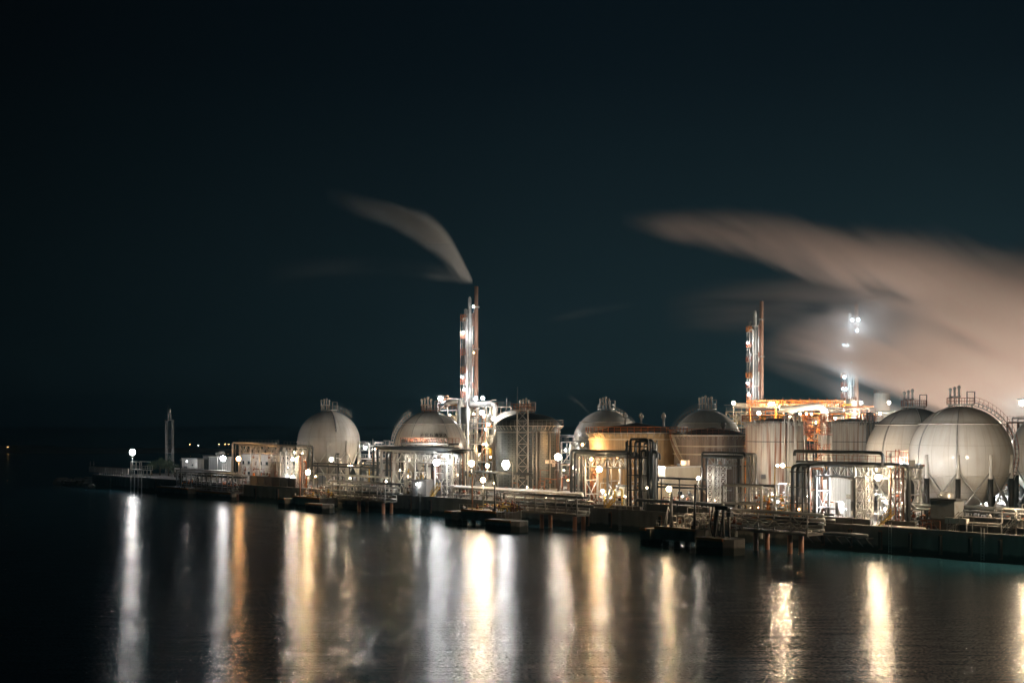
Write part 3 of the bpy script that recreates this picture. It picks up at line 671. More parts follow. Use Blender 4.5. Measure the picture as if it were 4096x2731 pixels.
def gantry(label, pxs, v, ztop, deep=3.2, truss=(1.3,2.2), pipes=(), colmat='frame', trmat='steel', rail=None, cross=True, name='pipe_gantry', latt=(), zbot=GZ):
    us = [U(p, v) for p in pxs]; t = thing(name, label, 'pipe gantry', W((us[0]+us[-1])/2, v, GZ), 'pipe gantries along the quay')
    zb = ztop-truss[0]-truss[1]+.9
    for u in us:
        for w in (v, v+deep):
            MB().bar((u,w,zbot),(u,w,ztop-.2),.34).build('column', M[colmat], t)
    for u in us:
        for z, q in ((ztop-.3,.4), (zb,.4), (GZ+2.4,0), (GZ+5.2,0)):
            MB().bar((u,v-q,z),(u,v+deep+q,z),.28 if q else .2).build('cross_beam', M[colmat], t)
        MB().bar((u,v,GZ+.4),(u,v+deep,GZ+5.2),.16).bar((u,v+deep,GZ+.4),(u,v,GZ+5.2),.16).build('cross_brace', M[colmat], t)
    for w in (v, v+deep):
        tr = MB()
        for a, b in zip(us, us[1:]):
            tr.truss((a,w,zb),(b,w,zb), truss[1]-.2, max(4, round(abs(b-a)/1.7)), .2)
        tr.build('truss', M[trmat], t)
    for (r, mat, dv, dz, ua, za, ub, zb_) in pipes:   # each pipe: drops at ua to za, runs along, drops at ub to zb_
        z = ztop+dz; pts = []
        a = U(ua,v) if ua else us[0]-1; b = U(ub,v) if ub else us[-1]+1
        if za is not None: pts.append((a, v+dv, za))
        pts += [(a, v+dv, z), (b, v+dv, z)]
        if zb_ is not None: pts.append((b, v+dv, zb_))
        MB().path(pts, r, 8, r*2.8).build('pipe', M[mat], t)
    if rail:
        rl = MB(); rl.rail([(us[0]-.5,v-.5,ztop+.2),(us[-1]+.5,v-.5,ztop+.2)], 1.15, 1.5, .07); rl.build('railing', M[rail], t)
        MB().box((us[0]-.5,v-.55,ztop+.02),(us[-1]+.5,v+.4,ztop+.14)).build('walkway', M['dark'], t)
    else:
        rl = MB(); rl.rail([(us[0],v-.3,ztop),(us[-1],v-.3,ztop)], 1.1, 1.7, .055); rl.build('railing', M['steel'], t)
    lb = MB(); a = us[-1]-.9
    for i in range(int((ztop-GZ)/.42)): lb.bar((a,v-.35,GZ+.42*i),(a+.5,v-.35,GZ+.42*i),.05)
    lb.bar((a,v-.35,GZ),(a,v-.35,ztop+1),.07); lb.bar((a+.5,v-.35,GZ),(a+.5,v-.35,ztop+1),.07); lb.build('ladder', M['rust' if rail else 'steel'], t)
    for (px, w, n, m) in latt:
        L, b = lattice(W, U(px,v-.2), v+.6, w, GZ, zb, n, .15, .07)
        for l in L: l.build('leg', M[m], t)
        b.build('bracing', M[m], t)
    return t
G = GZ
def bundle(n, ua, ub, step, r0, mats, dz0=-.2, ddz=-.42, za=G+.6, zb=G+.6, dv0=-.6, ddv=.42, seed=0):
    rg = random.Random(seed); out = []
    for i in range(n):
        out.append((r0*rg.uniform(.7,1.25), mats[i % len(mats)], dv0+ddv*i, dz0+ddz*(i % 5), ua+step*i if ua else None, za, ub-step*i*.8 if ub else None, zb))
    return out
gantry('gantry with dark pipes over the white building, furthest along the quay', (960,1040,1120), 4, 14.9, 3.4, (1.2,2.2),
    [(.26,'pipe',-.9,.25,942,G+1,1116,None),(.16,'pipe2',-.6,-.15,950,G+.5,1190,11.5),(.2,'pipe2',0,-.35,956,11,1240,10.8),(.14,'pipe2',.6,-.2,None,12,1243,8.5),(.22,'pipe2',1.2,-.6,None,12,1234,9.2),(.18,'pipe',1.8,-.5,1000,12.4,1226,8.2),(.24,'pipe2',2.4,-.3,None,12,1218,6.2)], 'steel', 'steel')
gantry('short dark gantry corner with pipes dropping in front of the furthest sphere', (1140,1208), 4, 14.6, 3.4, (1.2,2.2),
    [(.2,'pipe2',-.7,.2,1130,13,1246,9.2),(.24,'pipe2',-.4,-.1,1132,13,1238,9.0),(.16,'pipe',0,-.35,1134,13,1230,9.0),(.2,'pipe2',.6,-.6,1136,13,1222,7.0),(.22,'pipe2',1.2,-.8,1138,13,1212,G+1),(.16,'pipe2',1.8,-.5,1138,13,1204,G+1)], 'steel', 'steel', latt=((1140,1.9,6,'white'),(1192,1.9,6,'white')))
gantry('gantry with a white zigzag truss in front of the lettered sphere', (1574,1660,1740,1812), 4, 14.2, 3.4, (1.2,2.4),
    [(.26,'pipe2',-1.0,.75,1508,G+1,1850,None),(.3,'pipe2',-.7,.35,1520,G+.5,1800,None),(.34,'pipe',-.3,.0,1530,G+.5,1742,15.3),(.3,'pipe2',.2,-.5,1545,G+.5,1838,G+1),(.22,'pipe2',.7,-.2,1552,G+.5,1846,G+1),(.2,'pipe',1.2,.1,1560,G+.5,1854,G+1),(.2,'rust',1.7,-.6,1540,G+.5,1828,G+1),(.24,'pipe2',2.3,.3,1566,G+.5,1862,G+1),(.16,'rust',2.8,-.2,None,13,1834,G+1)], 'white', 'white', latt=((1796,1.6,5,'white'),))
# dark pipe deck with red rails in front of the lettered sphere
t = thing('pipe_deck', 'dark pipe deck with red railings in front of the lettered sphere', 'pipe deck', W(U(1690,9),10,G))
MB().box((U(1602,9),9,15.4),(U(1795,9),12,15.9)).build('deck', M['dark'], t)
rl = MB(); rl.rail([(U(1602,9),9,15.9),(U(1795,9),9,15.9),(U(1795,9),12,15.9)], 1.1, 1.0, .1); rl.build('railing', M['red'], t)
for i in range(9): 
    u = U(1615+i*20, 10); MB().path([(u,10.2,15.9),(u,10.2,16.3+.25*(i%3)),(u+.9,10.2,16.3+.25*(i%3)),(u+.9,10.2,15.9)], .14, 7).build('valve_pipe', M[('dark','rust','pipe2')[i%3]], t)
for px in (1606,1660,1725,1790): MB().bar((U(px,9),9.2,G),(U(px,9),9.2,15.6),.4).build('support_leg', M['dark'], t)
for i in range(4): MB().path([(U(1630,9),9+i*.8,14.9-.25*i),(U(1815+6*i,9),9+i*.8,14.9-.25*i),(U(1815+6*i,9),9+i*.8,G)], .26, 8).build('pipe', M['pipe2'], t)
gantry('dark gantry in front of the yellow lit tank', (2340,2430,2520), 4, 14.4, 3.4, (1.2,2.3),
    [(.3,'pipe2',-1.0,.6,2300,G+1.5,2522,17.0),(.24,'pipe2',-.6,.25,2308,G+1.5,2530,16.0),(.26,'pipe',-.2,-.15,2316,G+1.2,2538,15.0),(.28,'pipe2',.3,.4,2322,G+.6,2545,14.0),(.2,'pipe2',.8,-.3,2330,G+.6,None,None),(.22,'pipe2',1.4,.1,2334,G+.6,None,None),(.18,'rust',2.2,-.6,2296,G+1,None,None)], 'steel', 'steel')
# tall bundle of pipes standing right of that gantry
t = thing('pipe_riser_bundle', 'tall bundle of dark vertical pipes right of the yellow lit tank', 'pipes', W(U(2570,4),4.5,G))
for i in range(9):
    px = 2528+i*11; z = Zq((1755,1765,1760,1772,1800,1805,1798,1812,1806)[i],px,4)
    e = U(2598,4)+.2*i if i < 4 else U(px,4)+1.2
    MB().path([(U(px,4),3.6+.5*(i%4),G+.4),(U(px,4),3.6+.5*(i%4),z),(e,3.6+.5*(i%4),z)]+([(e,3.6+.5*(i%4),G+.4)] if i < 4 else [(e,3.6+.5*(i%4),z-1.2)]), (.24,.18,.26,.2,.24,.16,.28,.2,.3)[i], 10).build('pipe', M[('pipe2','pipe2','pipe2','pipe','pipe2','pipe','pipe','pipe2','pipe2')[i]], t)
fr = MB()
for z in (Zq(1785,2570,4),Zq(1830,2570,4),Zq(1900,2570,4),Zq(1960,2570,4)): fr.bar((U(2522,4),3.2,z),(U(2605,4),3.2,z),.18); fr.bar((U(2522,4),5.6,z),(U(2605,4),5.6,z),.18)
for px in (2522,2605): fr.bar((U(px,4),3.2,G),(U(px,4),3.2,Zq(1760,px,4)),.22); fr.bar((U(px,4),5.6,G),(U(px,4),5.6,Zq(1760,px,4)),.22)
fr.build('frame', M['dark'], t)
gantry('narrow dark gantry on pale lattice legs beside the brown tank', (2828,2955), 3, 15.0, 2.6, (1.0,2.0),
    [(.2,'dark',-.8,.25,2820,G+.5,2990,14.6),(.34,'pipe2',-.3,-.45,None,None,None,None),(.2,'pipe3',.6,.1,None,None,2962,G+.5),(.26,'pipe3',1.0,.15,None,None,2974,G+.5),(.26,'pipe3',1.4,.0,None,None,2986,G+.5),(.22,'pipe3',1.8,.1,None,None,2996,G+.5)], 'dark', 'steel', latt=((2838,1.3,8,'white'),(2868,1.5,8,'white')))
gantry('large dark gantry with walkway in front of the white shed', (3215,3265,3420,3560,3630), 3, 13.9, 3.4, (.9,2.2),
    [(.3,'pipe2',-.9,1.9,3192,15,3545,13.5),(.36,'pipe2',-.5,.0,None,None,3642,G+.6),(.22,'pipe2',0,-.35,None,None,3634,G+.6),(.3,'pipe2',.7,-.2,3186,G-.6,None,None),(.34,'pipe2',1.2,-.1,3198,G-.6,None,None),(.2,'pipe',1.6,-.2,3206,G-.6,None,None),(.24,'pipe2',2.1,.0,3228,G,None,None),(.3,'pipe2',2.6,-.3,3236,G,None,None),(.18,'rust',3.0,-.1,3243,G,None,None)], 'frame', 'frame', 'red', latt=((3445,1.9,4,'steel'),))
t = thing('pipe_riser_bundle', 'bundle of dark vertical pipes at the left foot of the large gantry', 'pipes', W(U(3200,1),1.5,G))
for i in range(7):
    px = 3176+i*11; MB().path([(U(px,1),.6+.5*(i%3),G-.8),(U(px,1),.6+.5*(i%3),13.4-.2*(i%3)),(U(px,1)+1.6,2.4,13.4-.2*(i%3))], (.3,.2,.28,.16,.26,.2,.24)[i], 10).build('pipe', M[('pipe2','dark','pipe2','pipe','pipe2','rust','pipe2')[i]], t)
for z in (7.2,9.8,12.4): MB().bar((U(3170,1),.3,z),(U(3250,1),.3,z),.16).build('clamp_rail', M['dark'], t)
t = thing('ladder_cage', 'red ladder tower with a railed landing on the right of the large gantry', 'ladder', W(U(3590,2),2,G))
lb = MB(); a, b = U(3583,2), U(3596,2)
for i in range(26): z = G+.42*i; lb.bar((a,2,z),(b,2,z),.06)
lb.bar((a,2,G),(a,2,16.4),.12); lb.bar((b,2,G),(b,2,16.4),.12); lb.build('ladder', M['red'], t)
rl = MB(); rl.rail([(U(3552,2),1.6,14.2),(U(3606,2),1.6,14.2),(U(3606,2),3.6,14.2)], 1.9, .9, .08); rl.build('landing_railing', M['red'], t)
MB().box((U(3550,2),1.5,14.0),(U(3608,2),3.7,14.2)).build('landing', M['dark'], t)
for px in (3554,3604): MB().bar((U(px,2),2.6,G),(U(px,2),2.6,14.0),.2).build('support_leg', M['rust'], t)

def head_platform(t, u, v, z, w):
    MB().box((u-w*.75,v-w*.75,z),(u+w*.75,v+w*.75,z+.15)).build('platform', M['steel'], t)
    rl = MB(); h = w*.75; rl.rail([(u-h,v-h,z),(u+h,v-h,z),(u+h,v+h,z),(u-h,v+h,z),(u-h,v-h,z)], 1.3, .9, .07); rl.build('railing', M['rust'], t)
    MB().tube((u-h,v,z),(u-h,v,z+5.0),.04,5).build('lightning_rod', M['steel'], t)
lattice_tower('tall grey lattice tower standing before the panel clad tank', 2090, 1640, 9, 2.3, 8, 'steel', head_platform, leg=.22, br=.08, fr=ident)
def head_beacon(t, u, v, z, w):
    h = w*.5
    MB().box((u-w*.6,v-w*.6,z),(u+w*.6,v+w*.6,z+.15)).build('platform', M['frame'], t)
    L, b = lattice(ident, u, v, .8, z, z+2.2, 2, .1, .05); b.build('head_lattice', M['frame'], t)
    for q in L: q.build('head_leg', M['frame'], t)
    MB().tube((u,v,z+2.2),(u,v,z+3.0),.25,8,.2).build('beacon_lantern', M['steel'], t)
    MB().tube((u-h,v,z),(u-h,v,z+5.2),.04,5).build('antenna', M['steel'], t)
    MB().cbox((u+.5,v,z+3.0),(.3,.3,.9)).build('radio_box', M['white'], t)
lattice_tower('grey lattice mast with a beacon, alone on the left', 678, 1681, 20, 2.1, 5, 'frame', head_beacon, leg=.16, br=.06, fr=ident)

# ------------------------------------------------------------------ buildings
def boxpx(pxL, pxM, pxR, v):
    """Footprint of a building square to the quay: left corner, front corner, right corner by column; front face at v."""
    u0, u1 = U(pxL,v), U(pxM,v); k = (pxR-HX)/F; p = W(u1,v)
    tt = (k*p.y-p.x)/(N.x-k*N.y); return u0, u1, v, v+tt
def building(label, pxL, pxM, pxR, v, ztop, mat, roofmat='frame', doors=(), windows=(), extras=(), ridge=0, name='warehouse', cat='building'):
    u0, u1, v0, v1 = boxpx(pxL, pxM, pxR, v); t = thing(name, label, cat, W((u0+u1)/2,(v0+v1)/2,GZ), 'low buildings of the plant')
    mb = MB(); mb.box((u0,v0,GZ),(u1,v1,ztop))
    if ridge:
        vm = (v0+v1)/2; vs = [mb.T(p) for p in ((u0,v0,ztop),(u1,v0,ztop),(u1,v1,ztop),(u0,v1,ztop),(u0,vm,ztop+ridge),(u1,vm,ztop+ridge))]
        mb.add(vs, [(1,2,5),(3,0,4)], False)
    mb.build('wall', M[mat], t)
    rf = MB()
    if ridge:
        vm = (v0+v1)/2
        for a, b in ((v0-.2,vm),(v1+.2,vm)):
            vs = [rf.T(p) for p in ((u0-.2,a,ztop-.05),(u1+.2,a,ztop-.05),(u1+.2,b,ztop+ridge+.06),(u0-.2,b,ztop+ridge+.06))]
            vs += [q+Vector((0,0,.16)) for q in vs]; rf.add(vs, [(0,1,2,3),(4,5,6,7),(0,1,5,4),(1,2,6,5),(2,3,7,6),(3,0,4,7)], False)
    else: rf.box((u0-.15,v0-.15,ztop+.003),(u1+.15,v1+.15,ztop+.3))
    rf.build('roof', M[roofmat], t)
    for (f, a, z0, w, h) in windows:       # f 0 front face, 1 right end face; a 0..1 along it
        win = MB(); fr = MB()
        if f == 0:
            c = u0+(u1-u0)*a; fr.box((c-w/2,v0-.06,GZ+z0),(c+w/2,v0+.02,GZ+z0+h)); win.box((c-w/2+.1,v0-.08,GZ+z0+.1),(c+w/2-.1,v0-.065,GZ+z0+h-.1))
        else:
            c = v0+(v1-v0)*a; fr.box((u1-.02,c-w/2,GZ+z0),(u1+.06,c+w/2,GZ+z0+h)); win.box((u1+.065,c-w/2+.1,GZ+z0+.1),(u1+.08,c+w/2-.1,GZ+z0+h-.1))
        q = fr.build('window', M['white'], t); win.build('pane', M['glass'], q)
    for (f, a, w, h, m) in doors:
        dm = MB(); hn = MB()
        if f == 0: c = u0+(u1-u0)*a; dm.box((c-w/2,v0-.05,GZ),(c+w/2,v0+.02,GZ+h)); hn.box((c+w*.35,v0-.1,GZ+1),(c+w*.42,v0-.05,GZ+1.2))
        else: c = v0+(v1-v0)*a; dm.box((u1-.02,c-w/2,GZ),(u1+.05,c+w/2,GZ+h)); hn.box((u1+.05,c+w*.35,GZ+1),(u1+.1,c+w*.42,GZ+1.2))
        q = dm.build('door', M[m], t); hn.build('handle', M['steel'], q)
    return t, (u0,u1,v0,v1)
def roof_vent(t, b, fu, fv, z, r=.6, m='white'):
    p = W(b[0]+(b[1]-b[0])*fu, b[2]+(b[3]-b[2])*fv)
    MB(ident).lathe(p, [(r*.7,z),(r*.7,z+r*.8),(r*1.2,z+r*.9),(r*1.2,z+r*1.6),(r*.8,z+r*2),(.05,z+r*2.1)], 14).build('roof_vent', M[m], t)
def wall_pipe(t, b, z, m='pipe3', r=.1):
    MB().path([(b[0]-.4,b[2]-.3,GZ+z),(b[0]+(b[1]-b[0])*.6,b[2]-.3,GZ+z),(b[0]+(b[1]-b[0])*.6,b[2]-.3,GZ+.3)], r, 7).build('wall_pipe', M[m], t)
building('low grey hall with a dark doorway, left of the white corrugated shed', 727, 790, 816, 14, Zq(1836,770,14), 'sheet2', 'frame', doors=((0,.25,2.4,3.4,'dark'),), windows=((0,.7,3.4,1.2,.8),))
t, b = building('white corrugated shed with round roof vents near the left lamp', 836, 888, 926, 11, Zq(1830,880,11), 'sheet', 'white', doors=((1,.5,1.6,2.4,'frame'),))
roof_vent(t, b, .3, .5, Zq(1830,880,11)+.3); roof_vent(t, b, .75, .3, Zq(1830,880,11)+.3, .8)
building('dark side block between the grey hall and the white shed', 812, 834, 868, 20, Zq(1824,830,20), 'frame', 'dark', doors=((0,.5,1,2.1,'dark'),), name='annex')
t, b = building('long white works building under the furthest gantry', 965, 1098, 1132, 16, Zq(1818,1040,16), 'white', 'frame',
    doors=((0,.32,1.0,2.2,'frame'),(0,.66,1.8,2.6,'steel')), windows=tuple((0,a,z,1.5,1.3) for a in (.08,.24,.44,.6,.78,.92) for z in (1.4,4.4)))
for z in (3.4, 6.6): wall_pipe(t, b, z)
t, b = building('plain beige box shed below the furthest gantry', 1080, 1122, 1140, 8, Zq(1852,1110,8), 'beige', 'frame', doors=((0,.5,1.0,2.1,'steel'),), name='shed')
t, b = building('white building glimpsed through the gantry beside the gas sphere lamp', 1690, 1748, 1790, 10, Zq(1868,1740,10), 'sheet', 'frame', doors=((0,.3,1.4,2.4,'steel'),), windows=((0,.7,3,1.2,1),))
t, b = building('low pale concrete shed with a sloping wall by the white zigzag truss', 1648, 1705, 1785, 2.0, Zq(1925,1700,2), 'concrete', 'concrete', doors=((0,.3,1.0,1.9,'frame'),), name='shed')
building('cream pump house with a canopy under the yellow lit tank', 2462, 2502, 2532, 6, Zq(1945,2480,6), 'cream', 'frame', doors=((1,.35,.9,2.1,'steel'),), windows=((0,.45,1.3,1.0,1.1),(1,.75,1.3,.8,1.0)), name='pump_house')
t, b = building('long beige building with air conditioners on its roof, before the brown tank', 2602, 2660, 2800, 13, Zq(1872,2657,13), 'cream', 'white', doors=((1,.22,1.0,2.1,'steel'),(1,.6,3.2,2.6,'sheet2')), windows=((1,.42,2.2,1.4,.9),(0,.5,5,1.2,1)))
for px in (2745,2762):
    p = W(b[1]-2.0,b[2]+(b[3]-b[2])*(.72 if px == 2745 else .82)); z = Zq(1872,2657,13)+.3
    q = MB(ident).cbox((p.x,p.y,z+.55),(1.1,.8,1.1)).build('air_conditioner', M['white'], t); MB(ident).lathe((p.x,p.y),[(.36,z+1.1),(.36,z+1.18),(.05,z+1.18)],12).build('fan', M['frame'], q)
t, b = building('white gabled corrugated shed, brightly lit, under the large gantry', 3207, 3275, 3403, 10, Zq(1926,3275,10), 'sheet', 'white', ridge=.5)
roof_vent(t, b, .5, .3, Zq(1926,3275,10)+.2, .75)
sg = thing('vertical_vessel', 'small upright silver vessel on legs in front of the white gabled shed', 'vessel', W(U(3358,6),6,G))
p = W(U(3358,6),6); MB(ident).lathe(p, [(.05,G+1.1),(.6,G+1.2),(.68,G+1.4),(.68,Zq(2010,3358,6)),(.5,Zq(2006,3358,6)),(.05,Zq(2004,3358,6))], 18).build('shell', M['pipe'], sg)
for a in (0,2.1,4.2): MB(ident).bar((p.x+.55*math.cos(a),p.y+.55*math.sin(a),G),(p.x+.55*math.cos(a),p.y+.55*math.sin(a),G+1.4),.1).build('leg', M['steel'], sg)
MB().path([(U(3366,6),6,Zq(2035,3366,6)),(U(3385,6),6,Zq(2035,3366,6)),(U(3385,6),6,G)], .07, 6).build('outlet_pipe', M['pipe'], sg)
st = thing('vertical_vessel', 'upright steel drum before the black sphere legs', 'vessel', W(U(3787,8),8,G))
p = W(U(3787,8),8); zt = Zq(1972,3787,8); MB(ident).lathe(p, [(1.05,G),(1.05,zt),(1.0,zt+.1),(.05,zt+.3)], 28).build('shell', M['pipe'], st)
for z in (G+.9,zt-.1): MB(ident).lathe(p, [(1.06,z),(1.1,z),(1.1,z+.12),(1.06,z+.12)], 28, sm=False).build('band', M['steel'], st)
MB(ident).path([(p.x-1.0,p.y-.2,zt-.4),(p.x-1.5,p.y-.2,zt-.2),(p.x-1.5,p.y-.2,G)], .12, 8).build('inlet_pipe', M['pipe2'], st)
rl = MB(ident); rl.rail([(p.x-1,p.y-.9,zt+.1),(p.x+1,p.y-.9,zt+.1)], .35, .5, .05, False); rl.build('top_rail', M['steel'], st)

# ------------------------------------------------------------------ ground, quay, water
uL, uR = U(372,0), U(4700,0)
tag(MB().box((uL,1.0,-4),(uR+160,900,GZ)).build('ground', M['yard']), None, None, None, 'structure')
tag(MB().box((uL-.6,0.0,-4),(uR+160,.997,GZ+.004)).build('quay_wall', M['quay']), None, None, None, 'structure')
tag(MB().box((uL-.6,-.12,GZ+.008),(uR+160,.55,GZ+.26)).build('quay_kerb', M['concrete']), None, None, None, 'structure')
def wall(label, px0, px1, v, th, z0, z1, mat='wetconcrete', cap=True, name='bund_wall', cat='wall', grp='low walls on the quay'):
    u0, u1 = U(px0,v), U(px1,v); t = thing(name, label, cat, W((u0+u1)/2,v,z0), grp)
    mb = MB(); mb.box((u0,v,z0),(u1,v+th,z1)); k = max(1, round((u1-u0)/4))
    for i in range(k+1): mb.box((u0+(u1-u0)*i/k-.15,v-.12,z0),(u0+(u1-u0)*i/k+.15,v-.003,z1-.1))
    mb.build('wall', M[mat], t)
    if cap: MB().box((u0-.1,v-.16,z1+.003),(u1+.1,v+th+.1,z1+.12)).build('coping', M['concrete'], t)
    return t
wall('long low white sea wall at the far left tip of the quay', 358, 512, 12, .4, GZ, Zq(1869,430,12), 'white')
wall('dark bund wall below the furthest gantry', 1000, 1180, 2.4, .4, GZ, Zq(1908,1090,2.4), 'wetconcrete')
wall('dark bund wall below the yellow lit tank', 2372, 2560, 2.2, .4, GZ, Zq(2022,2460,2.2), 'concrete')
wall('dark sea wall before the long beige building', 2585, 2830, 1.6, .5, GZ, Zq(2022,2700,1.6))
wall('pale concrete bund in front of the white gabled shed', 3272, 3480, 1.4, .4, GZ, Zq(2072,3370,1.4), 'concrete')
wall('olive concrete bund beside the yellow stairs', 3545, 3660, 1.8, .5, GZ, Zq(2086,3600,1.8), 'concrete')
wall('tall dark embankment wall under the nearest gas sphere', 3800, 4190, 3.4, .6, GZ, Zq(2072,3950,3.4))
wall('dark bund wall lower right, at the foot of the embankment', 3835, 4190, 1.6, .5, GZ, Zq(2108,3990,1.6))

m, tr, n, l, b = nt('harbour_water')
b.inputs['Base Color'].default_value = (.014,.055,.075,1); b.inputs['Roughness'].default_value = .235; b.inputs['IOR'].default_value = 1.333
tc = n.new('ShaderNodeTexCoord')
def wave(sx, sy, det, rough, off=0.):
    mp = n.new('ShaderNodeMapping'); mp.inputs['Scale'].default_value = (sx,sy,1); mp.inputs['Location'].default_value = (off,off,0); l.new(tc.outputs['Object'], mp.inputs[0])
    q = n.new('ShaderNodeTexNoise'); q.inputs['Scale'].default_value = 1.0; q.inputs['Detail'].default_value = det; q.inputs['Roughness'].default_value = rough; l.new(mp.outputs[0], q.inputs['Vector'])
    z = n.new('ShaderNodeMath'); z.operation = 'SUBTRACT'; z.inputs[1].default_value = .5; l.new(q.outputs['Fac'], z.inputs[0]); return z.outputs[0]
def madd(a, ka, b_, kb):
    p = n.new('ShaderNodeMath'); p.operation = 'MULTIPLY'; p.inputs[1].default_value = ka; l.new(a, p.inputs[0])
    q = n.new('ShaderNodeMath'); q.operation = 'MULTIPLY_ADD'; q.inputs[1].default_value = kb; l.new(b_, q.inputs[0]); l.new(p.outputs[0], q.inputs[2]); return q.outputs[0]
fine = wave(3.1, 9.0, 2, .6); mid = wave(.16, 1.5, 3, .6, 7.3)
ny = madd(fine, 1.5, mid, .5); nx = madd(wave(5.3, 4.1, 2, .6, 3.7), .34, wave(.3, .9, 2, .5, 1.1), .05)
cx = n.new('ShaderNodeCombineXYZ'); l.new(nx, cx.inputs[0]); l.new(ny, cx.inputs[1]); cx.inputs[2].default_value = 1.0
nz = n.new('ShaderNodeVectorMath'); nz.operation = 'NORMALIZE'; l.new(cx.outputs[0], nz.inputs[0]); l.new(nz.outputs[0], b.inputs['Normal'])
b.inputs['Roughness'].default_value = .20
b.inputs['Specular Tint'].default_value = (.47,.77,1.0,1)
M['water'] = m
w = MB(ident); w.add([Vector(p) for p in ((-6000,-200,0),(6000,-200,0),(6000,9000,0),(-6000,9000,0))], [(0,1,2,3)], False)
tag(w.build('water', m), None, None, None, 'structure')
# far shore with its few lamps
mb = MB(ident); pts = [(-700+i*40, 960+12*math.sin(i*1.7)) for i in range(30)]
vs = []; fs = []
for i, (x, y) in enumerate(pts):
    h = 3.2+1.2*math.sin(i*.9)+.8*math.sin(i*2.3)
    vs += [Vector((x,y,-1)), Vector((x,y+8,1.6)), Vector((x,y+40,h)), Vector((x,y+120,-1))]
for i in range(len(pts)-1):
    for j in range(3): fs.append((i*4+j, i*4+4+j, i*4+5+j, i*4+1+j))
mb.add(vs, fs, True); tag(mb.build('far_shore', M['rock']), None, None, None, 'structure')

# ------------------------------------------------------------------ jetties and dolphins
def jetty(label, px0, px1, v, deep, zd, ztop, npipes, piles, seed, mats=('pipe2','pipe','dark','pipe'), xb=True, fm='steel'):
    rg = random.Random(seed); u0, u1 = U(px0,v), U(px1,v); t = thing('jetty_trestle', label, 'jetty', W((u0+u1)/2,v+deep/2,0), 'pipe jetties')
    MB().box((u0,v,zd-.35),(u1,v+deep,zd)).build('deck', M['concrete'], t)
    n = max(3, round((u1-u0)/3.0)); fr = MB()
    for i in range(n+1):
        u = u0+(u1-u0)*i/n
        for w in (v+.1, v+deep-.1): fr.bar((u,w,zd),(u,w,ztop),.2)
        for z in (zd+1.3, ztop-1.0, ztop-.15): fr.bar((u,v,z),(u,v+deep,z),.16)
    for w in (v+.1, v+deep-.1):
        for z in (zd+1.3, ztop): fr.bar((u0,w,z),(u1,w,z),.14)
    if xb:
        for i in (0, n-1):
            a, b_ = u0+(u1-u0)*i/n, u0+(u1-u0)*(i+1)/n; fr.bar((a,v+.1,zd),(b_,v+.1,ztop),.12); fr.bar((b_,v+.1,zd),(a,v+.1,ztop),.12)
    fr.build('frame', M[fm], t)
    for i in range(npipes):
        r = rg.choice((.12,.16,.2,.26)); z = (zd+1.3+.3, ztop-1.0+.3, ztop+.1, zd+.5)[i%4]; w = v+.4+rg.random()*(deep-.8)
        a, b_ = u0-rg.uniform(-.5,2.5), u1+rg.uniform(-.5,3.0); pts = [(a,w,z),(b_,w,z)]
        if rg.random() < .5: pts = [(a,w,z-1.2)]+pts
        if rg.random() < .5: pts = pts+[(b_,w+1.0,z)]
        MB().path(pts, r, 8).build('pipe', M[mats[i%len(mats)]], t)
    for px in piles:
        u = U(px,v)
        for w in (v+.6, v+deep-.6): MB().tube((u,w,-3),(u,w,zd-.3),.42,12).build('pile', M['rust'], t)
    rl = MB(); rl.rail([(u0,v,zd),(u1,v,zd)], 1.1, 1.5, .05); rl.build('railing', M['frame'], t)
    return t
jetty('dark pipe jetty left of the furthest gantry', 705, 930, -3.5, 3.2, Zq(1962,820,-3.5), Zq(1892,820,-3.5), 12, (745,840,915), 1, ('pipe2','dark','pipe','pipe2'), fm='frame')
jetty('pale railed pipe jetty in front of the furthest gas sphere', 1302, 1538, -4.5, 3.4, Zq(1996,1420,-4.5), Zq(1931,1420,-4.5), 14, (1428,1525), 2)
jetty('railed pipe jetty below the panel clad tank', 2020, 2306, -6, 3.4, Zq(2048,2160,-6), Zq(1984,2160,-6), 14, (2158,2290), 3)
jetty('wide jetty of silver pipes between the nearest dolphin and the large gantry', 2905, 3228, -12, 4.0, Zq(2122,3050,-12), Zq(2050,3050,-12), 16, (3014,3150), 4, ('pipe','pipe3','pipe2','pipe','dark'))
# wavy hose along the wide jetty
mb = MB(); v = -12.35
mb.sweep([W(U(2900+i*6,v),v,Zq(2092,3050,v)+.45*math.sin(i*.62)) for i in range(52)], .11, 8)
tag(mb.build('hose', M['pipe3']), 'pale wavy hose hanging along the wide silver jetty', 'hose')
MB_ = MB().path([(U(3228,-1.5),-1.5,2.7),(U(3470,-1.5),-1.5,2.7)], .32, 10); fr = MB()
t = thing('sea_pipe', 'dark pipe on brackets along the quay face, right of the large gantry', 'pipe', W(U(3350,-1.5),-1.5,2.2))
MB_.build('pipe', M['pipe2'], t)
for i in range(7):
    u = U(3228,-1.5)+(U(3470,-1.5)-U(3228,-1.5))*i/6; fr.bar((u,-2,2.3),(u,0,2.3),.18); fr.bar((u,-1.9,2.3),(u,0,.9),.14)
fr.build('bracket', M['dark'], t)

